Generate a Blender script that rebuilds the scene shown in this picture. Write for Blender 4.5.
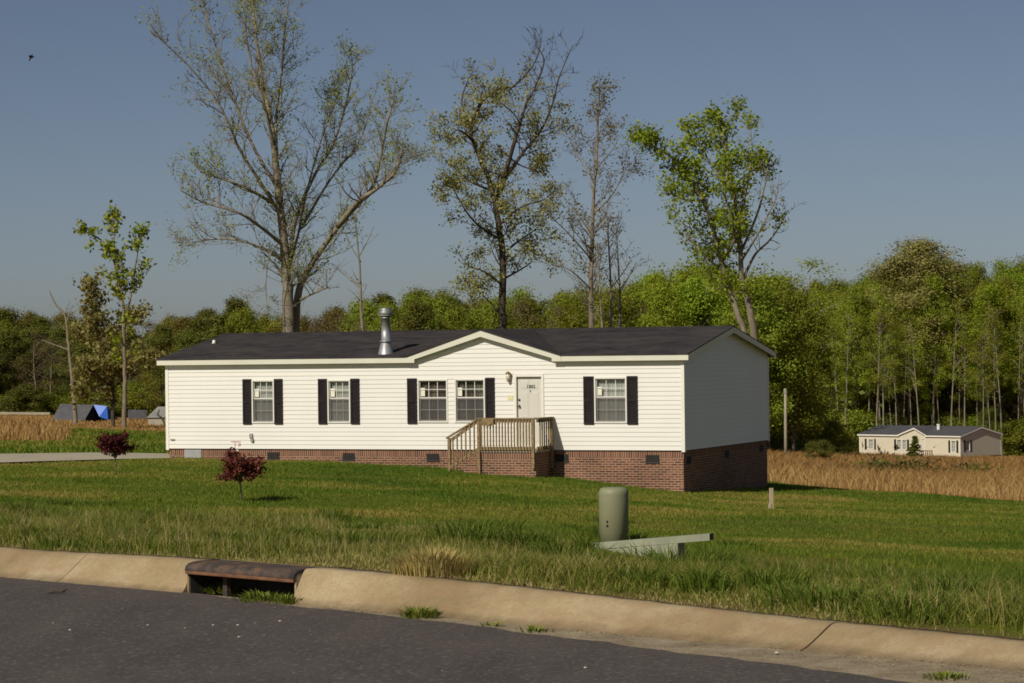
import bpy, math, random
import numpy as np
from mathutils import Vector, Matrix
random.seed(7); rng = np.random.default_rng(7)
for o in list(bpy.data.objects): bpy.data.objects.remove(o)
S = bpy.context.scene; C = S.collection
EYE = 1.8
# ------------------------------------------------------------------ camera, sky, sun, exposure
F, HY, ROLL = 2589.0, 349.455, -0.012
PITCH = math.atan((HY-341.5)/F)
cam = bpy.data.cameras.new('camera'); co = bpy.data.objects.new('camera', cam); C.objects.link(co)
cam.sensor_width = 36; cam.lens = F/1024*36; cam.clip_start = .1; cam.clip_end = 6000
CM = Matrix.Translation((0,0,EYE)) @ Matrix.Rotation(math.pi/2+PITCH,4,'X') @ Matrix.Rotation(ROLL,4,'Z')
co.matrix_world = CM; S.camera = co
SUN_AZ, SUN_EL = math.radians(35.4), math.radians(38)
sd = Vector((-math.sin(SUN_AZ)*math.cos(SUN_EL), -math.cos(SUN_AZ)*math.cos(SUN_EL), math.sin(SUN_EL)))
w = bpy.data.worlds.new('World'); S.world = w; w.use_nodes = True
nt = w.node_tree; bg = nt.nodes['Background']
sky = nt.nodes.new('ShaderNodeTexSky'); sky.sky_type = 'NISHITA'; sky.sun_disc = False
sky.sun_elevation = SUN_EL; sky.sun_rotation = math.pi+SUN_AZ
sky.air_density = 0.5; sky.dust_density = 0.95; sky.ozone_density = 2.5; sky.altitude = 200
tn=nt.nodes.new('ShaderNodeMix'); tn.data_type='RGBA'; tn.blend_type='MULTIPLY'; tn.inputs[0].default_value=1; tn.inputs[7].default_value=(1.15,.98,.84,1); nt.links.new(sky.outputs[0],tn.inputs[6]); nt.links.new(tn.outputs[2], bg.inputs['Color']); bg.inputs['Strength'].default_value = 0.075
sl = bpy.data.lights.new('sun','SUN'); sl.energy = 4.8; sl.angle = math.radians(.53); sl.color = (1,.94,.83)
so = bpy.data.objects.new('sun', sl); C.objects.link(so); so.rotation_euler = sd.to_track_quat('Z','Y').to_euler(); so.location = (-20,-20,40)
S.view_settings.view_transform = 'Standard'; S.view_settings.look = 'None'; S.view_settings.exposure = -0.34; S.view_settings.gamma = 1
S.cycles.filter_width = 1.7
S.render.resolution_x = 1024; S.render.resolution_y = 683

# ------------------------------------------------------------------ helpers
CR = CM.to_3x3()
def ray(px, py):
    return (CR @ Vector(((px-512)/F, -(py-341.5)/F, -1))).normalized()
def at(px, py, Y):
    d = ray(px,py); return Vector((d.x*Y/d.y, Y, EYE+d.z*Y/d.y))
def tag(o, label=None, cat=None, group=None, kind=None):
    if label: o['label'] = label
    if cat: o['category'] = cat
    if group: o['group'] = group
    if kind: o['kind'] = kind
    return o
def empty(name, loc, rz=0, label=None, cat=None, group=None, scale=None):
    o = bpy.data.objects.new(name, None); C.objects.link(o); o.location = loc; o.rotation_euler = (0,0,rz)
    o.empty_display_size = .3
    if scale: o.scale = scale
    return tag(o,label,cat,group)
class MB:
    def __init__(s): s.v=[]; s.f=[]
    def quad(s,*p):
        n=len(s.v); s.v += [tuple(q) for q in p]; s.f.append(tuple(range(n,n+len(p))))
    def box(s,x0,x1,y0,y1,z0,z1):
        n=len(s.v); s.v += [(x,y,z) for z in (z0,z1) for y in (y0,y1) for x in (x0,x1)]
        s.f += [tuple(n+i for i in q) for q in ((0,2,3,1),(4,5,7,6),(0,1,5,4),(2,6,7,3),(0,4,6,2),(1,3,7,5))]
    def bar(s,a,b,w,h,up=(0,0,1)):
        a=Vector(a);b=Vector(b);d=(b-a).normalized();r=d.cross(Vector(up)).normalized()*w/2;u=r.cross(d).normalized()*h/2
        n=len(s.v); s.v += [tuple(p+i*r+j*u) for p in (a,b) for j in (-1,1) for i in (-1,1)]
        s.f += [tuple(n+i for i in q) for q in ((0,1,3,2),(4,6,7,5),(0,4,5,1),(2,3,7,6),(0,2,6,4),(1,5,7,3))]
    def tube(s,pts,rad,n=6,cap=True):
        pts=[Vector(p) for p in pts]; base=len(s.v); u=None
        for i,p in enumerate(pts):
            d=(pts[min(i+1,len(pts)-1)]-pts[max(i-1,0)]).normalized()
            if u is None: u=d.orthogonal().normalized()
            else:
                u=u-d*u.dot(d)
                u=u.normalized() if u.length>1e-6 else d.orthogonal().normalized()
            v=d.cross(u); r=rad[i] if hasattr(rad,'__len__') else rad
            for k in range(n):
                a=2*math.pi*k/n; s.v.append(tuple(p+r*(math.cos(a)*u+math.sin(a)*v)))
        for i in range(len(pts)-1):
            for k in range(n):
                a=base+i*n; k2=(k+1)%n; s.f.append((a+k,a+k2,a+n+k2,a+n+k))
        if cap:
            s.f.append(tuple(base+k for k in range(n-1,-1,-1))); e=base+(len(pts)-1)*n; s.f.append(tuple(e+k for k in range(n)))
    def lathe(s,prof,c=(0,0,0),n=24):
        base=len(s.v)
        for r,z in prof:
            for k in range(n):
                a=2*math.pi*k/n; s.v.append((c[0]+r*math.cos(a),c[1]+r*math.sin(a),c[2]+z))
        for i in range(len(prof)-1):
            for k in range(n):
                a=base+i*n;k2=(k+1)%n; s.f.append((a+k,a+k2,a+n+k2,a+n+k))
        s.f.append(tuple(base+k for k in range(n-1,-1,-1))); e=base+(len(prof)-1)*n; s.f.append(tuple(e+k for k in range(n)))
    def build(s,name,mat,parent=None,smooth=False,bevel=0):
        m=bpy.data.meshes.new(name); m.from_pydata(s.v,[],s.f); m.update()
        if mat: m.materials.append(mat)
        if smooth: m.shade_smooth()
        o=bpy.data.objects.new(name,m); C.objects.link(o)
        if parent: o.parent=parent
        if bevel:
            b=o.modifiers.new('bevel','BEVEL'); b.width=bevel; b.segments=2; b.limit_method='ANGLE'
        return o
def np_mesh(name, V, Fa, sizes, mat, attr=None, parent=None):
    """V (n,3); Fa flat loop vertex indices; sizes per-face"""
    m=bpy.data.meshes.new(name); m.vertices.add(len(V)); m.vertices.foreach_set('co',np.ascontiguousarray(V,np.float32).ravel())
    m.loops.add(len(Fa)); m.loops.foreach_set('vertex_index',np.ascontiguousarray(Fa,np.int32))
    m.polygons.add(len(sizes)); st=np.concatenate([[0],np.cumsum(sizes)[:-1]]).astype(np.int32)
    m.polygons.foreach_set('loop_start',st)
    m.update(calc_edges=True)
    if attr:
        for k,a in attr.items():
            at_=m.attributes.new(k,'FLOAT','POINT'); at_.data.foreach_set('value',np.ascontiguousarray(a,np.float32))
    m.materials.append(mat); o=bpy.data.objects.new(name,m); C.objects.link(o)
    if parent: o.parent=parent
    return o

# ------------------------------------------------------------------ materials
class MT:
    def __init__(s,name):
        s.m=bpy.data.materials.new(name); s.m.use_nodes=True; s.t=s.m.node_tree; s.n=s.t.nodes; s.b=s.n['Principled BSDF']
    def node(s,t,**k):
        n=s.n.new(t)
        for a,v in k.items():
            if a.startswith('i_'): n.inputs[a[2:].replace('_',' ')].default_value=v
            else: setattr(n,a,v)
        return n
    def l(s,a,b): s.t.links.new(a,b)
    def coord(s,which='Object'):
        return s.node('ShaderNodeTexCoord').outputs[which]
    def pos(s): return s.node('ShaderNodeNewGeometry').outputs['Position']
    def noise(s,scale,detail=4,co=None,rough=.55,stretch=None):
        n=s.node('ShaderNodeTexNoise'); n.inputs['Scale'].default_value=scale; n.inputs['Detail'].default_value=detail; n.inputs['Roughness'].default_value=rough
        c=co or s.coord()
        if stretch:
            mp=s.node('ShaderNodeMapping'); mp.inputs['Scale'].default_value=stretch; s.l(c,mp.inputs[0]); c=mp.outputs[0]
        s.l(c,n.inputs['Vector']); return n.outputs['Fac']
    def ramp(s,fac,stops):
        r=s.node('ShaderNodeValToRGB'); e=r.color_ramp.elements
        while len(e)<len(stops): e.new(.5)
        for i,(p,c) in enumerate(stops): e[i].position=p; e[i].color=(*c,1) if len(c)==3 else c
        s.l(fac,r.inputs[0]); return r.outputs[0]
    def mix(s,fac,a,b,mode='MIX'):
        n=s.node('ShaderNodeMix'); n.data_type='RGBA'; n.blend_type=mode
        for v,i in ((fac,0),(a,6),(b,7)):
            if isinstance(v,(int,float)): n.inputs[i].default_value=v
            elif isinstance(v,tuple): n.inputs[i].default_value=(*v,1)
            else: s.l(v,n.inputs[i])
        return n.outputs[2]
    def math(s,op,a,b=0.5):
        n=s.node('ShaderNodeMath',operation=op)
        for v,i in ((a,0),(b,1)):
            if isinstance(v,(int,float)): n.inputs[i].default_value=v
            else: s.l(v,n.inputs[i])
        return n.outputs[0]
    def bump(s,h,strength=.4,dist=.01):
        b=s.node('ShaderNodeBump'); b.inputs['Strength'].default_value=strength; b.inputs['Distance'].default_value=dist
        s.l(h,b.inputs['Height']); s.l(b.outputs[0],s.b.inputs['Normal'])
    def col(s,c):
        if isinstance(c,tuple): s.b.inputs['Base Color'].default_value=(*c,1)
        else: s.l(c,s.b.inputs['Base Color'])
    def rough(s,v): s.b.inputs['Roughness'].default_value=v; return s
    def spec(s,v): s.b.inputs['Specular IOR Level'].default_value=v; return s
def simple(name,c,rough=.6,var=.15,scale=4,metal=0,spec=.4,detail=4):
    t=MT(name); n=t.noise(scale,detail)
    lo=tuple(x*(1-var) for x in c); hi=tuple(min(1,x*(1+var)) for x in c)
    t.col(t.ramp(n,[(.3,lo),(.7,hi)])); t.rough(rough).spec(spec); t.b.inputs['Metallic'].default_value=metal
    return t.m
def leafmat(name,c1,c2,c3=None,trans=.3,scale=.35):
    t=MT(name); g=t.node('ShaderNodeNewGeometry')
    oi=t.node('ShaderNodeObjectInfo')
    r=g.outputs['Random Per Island']
    n=t.noise(scale,3,t.coord())
    f=t.math('ADD',t.math('MULTIPLY',r,.55),t.math('MULTIPLY',n,.55))
    c=t.ramp(f,[(.25,c1),(.6,c2),(.85,c3 or c2)])
    hv=t.node('ShaderNodeHueSaturation'); t.l(c,hv.inputs['Color'])
    t.l(t.math('ADD',t.math('MULTIPLY',oi.outputs['Random'],.5),.75),hv.inputs['Value'])
    t.l(t.math('ADD',t.math('MULTIPLY',oi.outputs['Random'],.035),.4825),hv.inputs['Hue'])
    t.l(hv.outputs[0],t.b.inputs['Base Color']); t.rough(.6).spec(.25)
    tr=t.node('ShaderNodeBsdfTranslucent'); t.l(hv.outputs[0],tr.inputs[0])
    mx=t.node('ShaderNodeMixShader'); mx.inputs[0].default_value=trans; t.l(t.b.outputs[0],mx.inputs[1]); t.l(tr.outputs[0],mx.inputs[2])
    t.l(mx.outputs[0],t.n['Material Output'].inputs[0]); return t.m
def barkmat(name,c1,c2):
    t=MT(name); n=t.noise(6,5,None,.65,(1,1,.25)); t.col(t.ramp(n,[(.35,c1),(.65,c2)])); t.rough(.9).spec(.1); t.bump(n,.6,.02); return t.m
M={}
M['siding']=simple('cream_vinyl',(.76,.74,.67),.45,.025,.8)
M['trim']=simple('white_trim',(.78,.75,.66),.5,.04,1.5)
M['fascia']=simple('fascia_paint',(.66,.64,.52),.5,.05,1.2)
M['door']=simple('door_paint',(.62,.60,.52),.4,.04,2)
M['shutter']=simple('shutter_plastic',(.024,.019,.020),.8,.2,3,0,.15)
M['frame']=simple('window_vinyl',(.72,.70,.62),.4,.03,3)
t=MT('shingles'); p=t.coord(); mp=t.node('ShaderNodeMapping'); t.l(p,mp.inputs[0])
br=t.node('ShaderNodeTexBrick'); t.l(p,br.inputs['Vector']); br.inputs['Scale'].default_value=1; br.inputs['Brick Width'].default_value=.3; br.inputs['Row Height'].default_value=.14
br.inputs['Mortar Size'].default_value=.006; br.inputs['Color1'].default_value=(.030,.027,.030,1); br.inputs['Color2'].default_value=(.052,.047,.049,1); br.inputs['Mortar'].default_value=(.014,.013,.014,1); br.inputs['Bias'].default_value=-.2
c=t.mix(t.ramp(t.noise(1.6,7,None,.7,(.5,1,1)),[(.38,(0,0,0)),(.68,(.8,.8,.8))]),br.outputs['Color'],(.075,.066,.06)); t.col(c); t.rough(.95).spec(.1); t.bump(t.noise(160,2),.5,.004); M['shingle']=t.m
def brickmat(name,soldier=False):
    t=MT(name); c=t.coord(); sp=t.node('ShaderNodeSeparateXYZ'); t.l(c,sp.inputs[0]); cb=t.node('ShaderNodeCombineXYZ')
    xy=t.math('ADD',sp.outputs[0],sp.outputs[1])
    if soldier: t.l(sp.outputs[2],cb.inputs[0]); t.l(xy,cb.inputs[1])
    else: t.l(xy,cb.inputs[0]); t.l(sp.outputs[2],cb.inputs[1])
    b=t.node('ShaderNodeTexBrick'); t.l(cb.outputs[0],b.inputs['Vector']); b.inputs['Scale'].default_value=1
    b.inputs['Brick Width'].default_value=5 if soldier else .205; b.inputs['Row Height'].default_value=.068; b.inputs['Mortar Size'].default_value=.0085; b.inputs['Mortar Smooth'].default_value=.2
    if soldier: b.offset=0
    b.inputs['Color1'].default_value=(.235,.095,.055,1); b.inputs['Color2'].default_value=(.10,.04,.03,1); b.inputs['Mortar'].default_value=(.40,.32,.22,1)
    n=t.noise(3,4); c2=t.mix(t.math('MULTIPLY',n,.25),b.outputs['Color'],(.24,.11,.065)); n2=t.noise(.7,4)
    sp2=t.ramp(n2,[(.35,(.8,.8,.8)),(.7,(1.1,1.1,1.1))]); t.col(t.mix(1,c2,sp2,'MULTIPLY')); t.rough(.9).spec(.15); t.bump(b.outputs['Fac'],-.5,.006); return t.m
M['brick']=brickmat('red_brick'); M['soldier']=brickmat('red_brick_soldier',True)
t=MT('weathered_wood'); n=t.noise(14,5,None,.6,(1,1,1)); t.col(t.ramp(n,[(.3,(.15,.10,.05)),(.7,(.32,.235,.125))])); t.rough(.85).spec(.15); M['wood']=t.m
M['galv']=simple('galvanised_steel',(.40,.41,.41),.45,.2,9,.55,.5)
M['galvdark']=simple('dull_steel',(.26,.27,.26),.5,.3,9,.6,.5)
M['black']=simple('near_black',(.012,.011,.01),.8,.2,4)  # near black, also painted where openings are in shade
M['brass']=simple('aged_brass',(.35,.22,.08),.4,.2,20,.7)
M['lampglass']=simple('lamp_glass',(.6,.55,.42),.2,.05,4)
M['digit']=simple('dark_numerals',(.05,.045,.04),.5,.1)
M['paper']=simple('paper',(.75,.72,.6),.8,.05)
M['yellow']=simple('yellow_paper',(.72,.66,.36),.8,.05)
M['red']=simple('red_marker',(.50,.16,.12),.8,.1)
M['grey']=simple('grey_plastic',(.30,.29,.25),.6,.2)
M['room']=simple('room_wall',(.16,.13,.11),.9,.1)
t=MT('sheer_curtain'); wv=t.node('ShaderNodeTexWave'); wv.inputs['Scale'].default_value=9; wv.inputs['Distortion'].default_value=1.5; t.l(t.coord(),wv.inputs['Vector'])
t.col(t.ramp(wv.outputs['Fac'],[(.2,(.58,.57,.53)),(.8,(.80,.78,.72))])); t.rough(.9); M['curtain']=t.m
t=MT('dark_interior_lace'); t.col(t.ramp(t.noise(5,4,None,.6,(1,1,.3)),[(.35,(.12,.095,.08)),(.7,(.34,.30,.24))])); t.rough(.9); M['dinterior']=t.m  # darkness of the room behind lace, coloured onto the curtain sheet
def glassmat():
    t=MT('window_glass'); tr=t.node('ShaderNodeBsdfTransparent'); tr.inputs[0].default_value=(.82,.85,.84,1); gl=t.node('ShaderNodeBsdfGlossy'); gl.inputs['Roughness'].default_value=.03
    fr=t.node('ShaderNodeFresnel'); fr.inputs[0].default_value=1.5; mx=t.node('ShaderNodeMixShader'); t.l(t.math('ADD',fr.outputs[0],.03),mx.inputs[0]); t.l(tr.outputs[0],mx.inputs[1]); t.l(gl.outputs[0],mx.inputs[2]); t.l(mx.outputs[0],t.n['Material Output'].inputs[0]); return t.m
M['glass']=glassmat()
t=MT('insect_screen'); tr=t.node('ShaderNodeBsdfTransparent'); mx=t.node('ShaderNodeMixShader'); mx.inputs[0].default_value=.5; t.col((.10,.09,.085)); t.rough(.8); t.l(tr.outputs[0],mx.inputs[1]); t.l(t.b.outputs[0],mx.inputs[2]); t.l(mx.outputs[0],t.n['Material Output'].inputs[0]); M['screen']=t.m
t=MT('concrete_kerb'); n=t.noise(1.1,6,None,.6); n2=t.noise(60,3); c=t.ramp(n,[(.34,(.25,.185,.095)),(.5,(.345,.265,.15)),(.66,(.44,.35,.215))])
sp=t.node('ShaderNodeSeparateXYZ'); t.l(t.coord(),sp.inputs[0])
n9=t.noise(26,6,None,.75); c=t.mix(1,c,t.ramp(n9,[(.32,(.86,.84,.80)),(.5,(1,1,1)),(.7,(1.08,1.07,1.06))]),'MULTIPLY')
c=t.mix(t.math('MULTIPLY',t.ramp(n2,[(.4,(1,1,1)),(.6,(0,0,0))]),.18),c,(.16,.12,.08))
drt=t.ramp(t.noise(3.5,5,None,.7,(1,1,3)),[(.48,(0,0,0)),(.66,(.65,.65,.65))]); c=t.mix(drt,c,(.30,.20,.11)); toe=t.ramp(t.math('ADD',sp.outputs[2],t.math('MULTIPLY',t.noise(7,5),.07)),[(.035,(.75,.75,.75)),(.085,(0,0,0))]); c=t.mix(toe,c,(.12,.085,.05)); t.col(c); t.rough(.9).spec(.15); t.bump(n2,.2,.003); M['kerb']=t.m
t=MT('gutter_concrete'); n=t.noise(4,7,None,.7); c=t.ramp(n,[(.35,(.19,.15,.095)),(.55,(.30,.245,.165)),(.72,(.38,.32,.23))]); n2=t.noise(55,4,None,.8); c=t.mix(1,c,t.ramp(n2,[(.36,(.55,.53,.5)),(.5,(1,1,1)),(.66,(1.35,1.33,1.3))]),'MULTIPLY'); t.col(c); t.rough(.95).spec(.1); t.bump(t.noise(90,3),.5,.005); M['gutter']=t.m
t=MT('asphalt'); n=t.noise(180,3,None,.7); n2=t.noise(.6,5); v=t.node('ShaderNodeTexVoronoi'); v.inputs['Scale'].default_value=48; t.l(t.coord(),v.inputs['Vector'])
c=t.ramp(n,[(.33,(.045,.038,.034)),(.55,(.088,.075,.067)),(.75,(.15,.13,.115))]); n4=t.noise(38,4,None,.75); c=t.mix(1,c,t.ramp(n4,[(.34,(.78,.78,.78)),(.5,(1.08,1.07,1.06)),(.64,(1.38,1.36,1.33))]),'MULTIPLY'); c=t.mix(t.math('MULTIPLY',n2,.35),c,(.098,.083,.073)); n7=t.noise(1.7,6,None,.7,(1,.35,1)); c=t.mix(1,c,t.ramp(n7,[(.35,(.86,.86,.87)),(.62,(1.1,1.09,1.07))]),'MULTIPLY')
sepc=t.node('ShaderNodeSeparateColor'); t.l(v.outputs['Color'],sepc.inputs[0]); msk=t.math('GREATER_THAN',sepc.outputs[0],.93); c=t.mix(t.math('MULTIPLY',msk,.55),c,(.2,.18,.16)); t.col(c); t.rough(.85).spec(.25); t.bump(n,.7,.006); M['asphalt']=t.m
M['drive']=simple('drive_concrete',(.40,.35,.25),.9,.12,.8)
t=MT('lawn_ground'); P=t.pos(); n1=t.noise(.11,5,P,.6); n2=t.noise(.8,5,P,.65,(1,1,1)); n3=t.noise(9,4,P,.7)
g=t.mix(n2,(.085,.105,.012),(.15,.175,.018)); g=t.mix(t.ramp(n1,[(.48,(0,0,0)),(.66,(.75,.75,.75))]),g,(.24,.17,.06))
g=t.mix(t.math('MULTIPLY',n3,.6),g,(.05,.06,.010))
an=t.node('ShaderNodeAttribute'); an.attribute_name='tan'; tn=t.mix(n2,(.20,.105,.03),(.32,.18,.06)); g=t.mix(an.outputs['Fac'],g,tn)
dn=t.node('ShaderNodeAttribute'); dn.attribute_name='dirt'; g=t.mix(t.math('MULTIPLY',dn.outputs['Fac'],t.ramp(t.noise(2.5,4,P),[(.3,(.3,.3,.3)),(.6,(1,1,1))])),g,(.15,.09,.05))
t.col(g); t.rough(.95).spec(.05); t.bump(n3,.6,.04); M['ground']=t.m
def blademat(name,stops,trans=.45,pscale=.25,pamt=.5,contrast=1.):
    t=MT(name); a=t.node('ShaderNodeAttribute'); a.attribute_name='tint'; n=t.math('ADD',t.math('MULTIPLY',t.math('SUBTRACT',t.noise(pscale,5,t.pos(),.62),.5),contrast),.5)
    f=t.math('ADD',t.math('MULTIPLY',a.outputs['Fac'],1-pamt),t.math('MULTIPLY',n,pamt)); c=t.ramp(f,stops); t.col(c); t.rough(.6).spec(.2)
    tr=t.node('ShaderNodeBsdfTranslucent'); t.l(c,tr.inputs[0]); mx=t.node('ShaderNodeMixShader'); mx.inputs[0].default_value=trans; t.l(t.b.outputs[0],mx.inputs[1]); t.l(tr.outputs[0],mx.inputs[2]); t.l(mx.outputs[0],t.n['Material Output'].inputs[0]); return t.m
M['rough_grass']=blademat('rough_grass',[(.18,(.08,.12,.012)),(.40,(.16,.20,.022)),(.56,(.27,.26,.045)),(.74,(.48,.39,.16))],  .45,.7,.5,1.9)
M['tussock']=blademat('tussock_grass',[(.2,(.07,.115,.010)),(.5,(.125,.18,.018)),(.85,(.22,.26,.04))],.4,.8,.4,1.2)
M['lawn_grass']=blademat('lawn_grass',[(.25,(.085,.15,.012)),(.48,(.16,.235,.02)),(.62,(.28,.27,.035)),(.80,(.44,.33,.09))],  .45,.16,.65,2.4)
M['dry_grass']=blademat('dry_grass',[(.25,(.27,.145,.045)),(.5,(.40,.24,.08)),(.8,(.54,.37,.15))],.3,.12,.45)
M['straw']=blademat('straw_grass',[(.2,(.33,.27,.08)),(.6,(.50,.39,.13)),(.9,(.62,.5,.2))],.3,1,.2)
M['weed']=blademat('weed_leaves',[(.2,(.09,.14,.012)),(.6,(.19,.23,.03)),(.9,(.32,.32,.08))],.35,2,.2)
M['maple']=leafmat('maroon_leaves',(.055,.010,.012),(.13,.022,.020),(.21,.04,.03),.3,3)
M['bark_light']=barkmat('pale_grey_bark',(.15,.125,.09),(.29,.25,.18))
M['bark_mid']=barkmat('grey_brown_bark',(.13,.105,.075),(.27,.225,.165))
M['bark_dark']=barkmat('dark_bark',(.045,.035,.026),(.12,.095,.07))
M['leaf_spring']=leafmat('spring_leaves',(.18,.21,.02),(.32,.355,.035),(.44,.43,.06),.5)
M['leaf_bright']=leafmat('bright_green_leaves',(.16,.215,.014),(.285,.355,.022),(.41,.43,.035),.45)
M['leaf_mid']=leafmat('mid_green_leaves',(.145,.168,.014),(.245,.28,.024),(.34,.355,.038),.45)
M['leaf_dark']=leafmat('dark_green_leaves',(.09,.10,.012),(.15,.16,.022),(.21,.22,.035),.35)
M['leaf_olive']=leafmat('olive_leaves',(.14,.125,.02),(.24,.21,.032),(.32,.275,.05),.45)
M['leaf_yellow']=leafmat('yellow_green_leaves',(.24,.235,.06),(.38,.365,.10),(.50,.47,.15),.45)
M['leaf_brown']=leafmat('budding_brown_leaves',(.10,.075,.035),(.18,.14,.06),(.25,.20,.08),.4)
M['leaf_white']=leafmat('white_blossom',(.4,.4,.33),(.6,.6,.5),(.7,.7,.6))
M['pedestal']=simple('olive_grey_plastic',(.235,.235,.135),.55,.10,3)
M['beam']=simple('weathered_green_grey_steel',(.27,.28,.195),.6,.15,6)
M['stake']=simple('raw_timber',(.45,.36,.24),.8,.1,20)
t=MT('rusty_cast_iron'); n=t.noise(9,5,None,.6); t.col(t.ramp(n,[(.38,(.045,.036,.032)),(.54,(.085,.06,.045)),(.68,(.15,.08,.042))])); t.rough(.75).spec(.3); t.bump(n,.5,.008); M['iron']=t.m
t=MT('rust_edge'); n=t.noise(12,5); t.col(t.ramp(n,[(.3,(.10,.045,.02)),(.7,(.22,.10,.045))])); t.rough(.85); M['rust']=t.m
M['pit']=simple('shaded_pit_wall',(.03,.026,.022),.9,.4,6)  # near black: the shade inside the pit is put into the wall colour
M['tarp']=simple('blue_tarp',(.03,.13,.55),.45,.15,1)
M['greyroof']=simple('grey_shed_roof',(.085,.085,.09),.8,.2,2)
M['shedroof']=simple('pale_shed_roof',(.25,.245,.215),.7,.1,1)
M['shedwall']=simple('shed_wall',(.36,.33,.25),.8,.1,1)
M['farside']=simple('cream_siding_distant',(.62,.56,.42),.6,.03,.8)
M['farroof']=simple('grey_shingles_distant',(.075,.072,.078),.9,.2,2)
M['pole']=simple('weathered_pole',(.30,.27,.19),.85,.15,2)

# ------------------------------------------------------------------ terrain
T2=np.array([.714,-.700]); N2=np.array([.700,.714]); T2=T2/np.linalg.norm(T2); N2=np.array([-T2[1],T2[0]])
pa=at(0,577,1); d=ray(0,577); k=-EYE/d.z; K0=np.array([d.x*k,d.y*k]); d=ray(1024,671); k=-EYE/d.z; K1=np.array([d.x*k,d.y*k])
T2=(K1-K0)/np.linalg.norm(K1-K0); N2=np.array([-T2[1],T2[0]]);
if N2[1]<0: N2=-N2
NK=float(K0@N2)                                                   # kerb face foot line
CURB_W, CURB_H = .38, .19
def s_at(px,py):
    d=ray(px,py);k=-EYE/d.z; return float(np.array([d.x*k,d.y*k])@T2)
S0_,S1_,S2_,S3_=s_at(0,577),s_at(240,599),s_at(610,633),s_at(1024,671)
SX_=s_at(300,604)
def HS(s): return np.interp(s,[S0_-8,S0_,S1_,SX_,S2_,S3_],[.2,.205,.240,.248,.178,.115])
def sn(s,n): return np.asarray(s)[...,None]*T2+np.asarray(n)[...,None]*N2
ctrl=[]
def G(px,py,Y):
    p=at(px,py,Y); ctrl.append((p.x,p.y,p.z))
for s in (-300,-150,-80,-45,-32,-26,-22,-18,-14,-10,-6,-2,4,12,30,80,200):
    q=s*T2+(NK+CURB_W)*N2; ctrl.append((q[0],q[1],CURB_H-.02))
for a in [(167,459,77.9),(250,460.5,77),(340,463,76),(445,469.5,74.9),(500,474.5,73),(560,477.5,73.6),(620,484,73),(683,494,72),(768,486.5,79.5),
 (640,492,69),(480,478,70),(115,475,62),(240,502,50),(0,474,64),(0,500,48),(380,495,52),(500,505,50),(620,516,46),(771,510,60),(850,540,41),(1000,545,41),(900,510,62),(1024,520,56),
 (613,541,26),(300,530,30),(130,520,34),(820,580,25),(960,590,24),
 (780,485.5,85),(1024,502,80),(1300,512,76),(860,480,130),(1000,475,160),(800,470,170),(786,463,250),(930,459,300),(1000,458.5,350),(830,459,340),(1200,462,300),(1200,490,130),(1100,470,200),
 (60,452,90),(0,455,82),(-200,456,85),(60,445,110),(60,430,160),(60,417,260),(0,416,260),(60,413,350),(150,424,240),(150,418,290),(-300,420,260),(-200,440,130),
 (450,455,110),(600,460,120),(400,440,200),(600,447,220),(450,425,330)]: G(*a)
for X,Y,z in [(-80,450,-7),(0,480,-9),(80,480,-15),(180,450,-14),(-400,400,-5),(500,300,-12),(0,1500,-10),(1500,1500,-10),(-1500,1500,-6),(-2500,3500,-5),(2500,3500,-10),(1000,0,-5),(60,60,-4),(110,80,-7),(60,20,-2.5),(-60,90,-2)]:
    ctrl.append((X,Y,z))
ctrl=np.array(ctrl)
def kern(a,b):
    r=np.linalg.norm(a[:,None,:]-b[None,:,:],axis=2); return -r
n_=len(ctrl); K=kern(ctrl[:,:2],ctrl[:,:2])-np.eye(n_)*(-1)*0.0
A=np.zeros((n_+1,n_+1)); A[:n_,:n_]=K-np.eye(n_)*.6; A[:n_,n_]=1; A[n_,:n_]=1
wts=np.linalg.solve(A,np.concatenate([ctrl[:,2],[0]]))
def H(x,y):
    x=np.atleast_1d(np.asarray(x,float)); y=np.atleast_1d(np.asarray(y,float)); P=np.stack([x.ravel(),y.ravel()],1); out=np.empty(len(P))
    for i in range(0,len(P),20000):
        q=P[i:i+20000]; out[i:i+20000]=kern(q,ctrl[:,:2])@wts[:n_]+wts[n_]
        nn=q@N2-NK-CURB_W; f=np.clip(nn/3,0,1); f=f*f*(3-2*f); out[i:i+20000]=out[i:i+20000]*f+(HS(q@T2)-.012)*(1-f)
        out[i:i+20000]+=f*(.035*np.sin(q[:,0]*1.3+q[:,1]*.7)*np.sin(q[:,1]*.9-q[:,0]*.4)+.03*np.sin(q[:,0]*.45+2)*np.sin(q[:,1]*.5))*np.clip(1.2-q[:,1]/200,0.3,1)
    return out.reshape(x.shape)
def h1(x,y): return float(H([x],[y])[0])
def hit(px,py,Y0=15,Y1=600):
    d=ray(px,py); Y=np.linspace(Y0,Y1,6000) if Y1>200 else np.linspace(Y0,Y1,3000); X=d.x/d.y*Y; Z=EYE+d.z/d.y*Y; h=H(X,Y); i=int(np.argmax(Z<h))
    return Vector((X[i],Y[i],h[i]))
ss=np.unique(np.concatenate([-np.geomspace(1,4200,90)[::-1]-60,np.arange(-61,12,.55),np.arange(-150,-60,2.2),np.arange(-420,-150,7),np.geomspace(1,3500,60)+11]))
nns=np.concatenate([np.arange(0,20,.4),np.arange(20,75,.9),np.arange(75,160,2.5),np.arange(160,480,7),np.geomspace(480,4500,30)])+NK+CURB_W
SS,NN=np.meshgrid(ss,nns); XY=sn(SS,NN); X=XY[...,0]; Y=XY[...,1]
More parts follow.
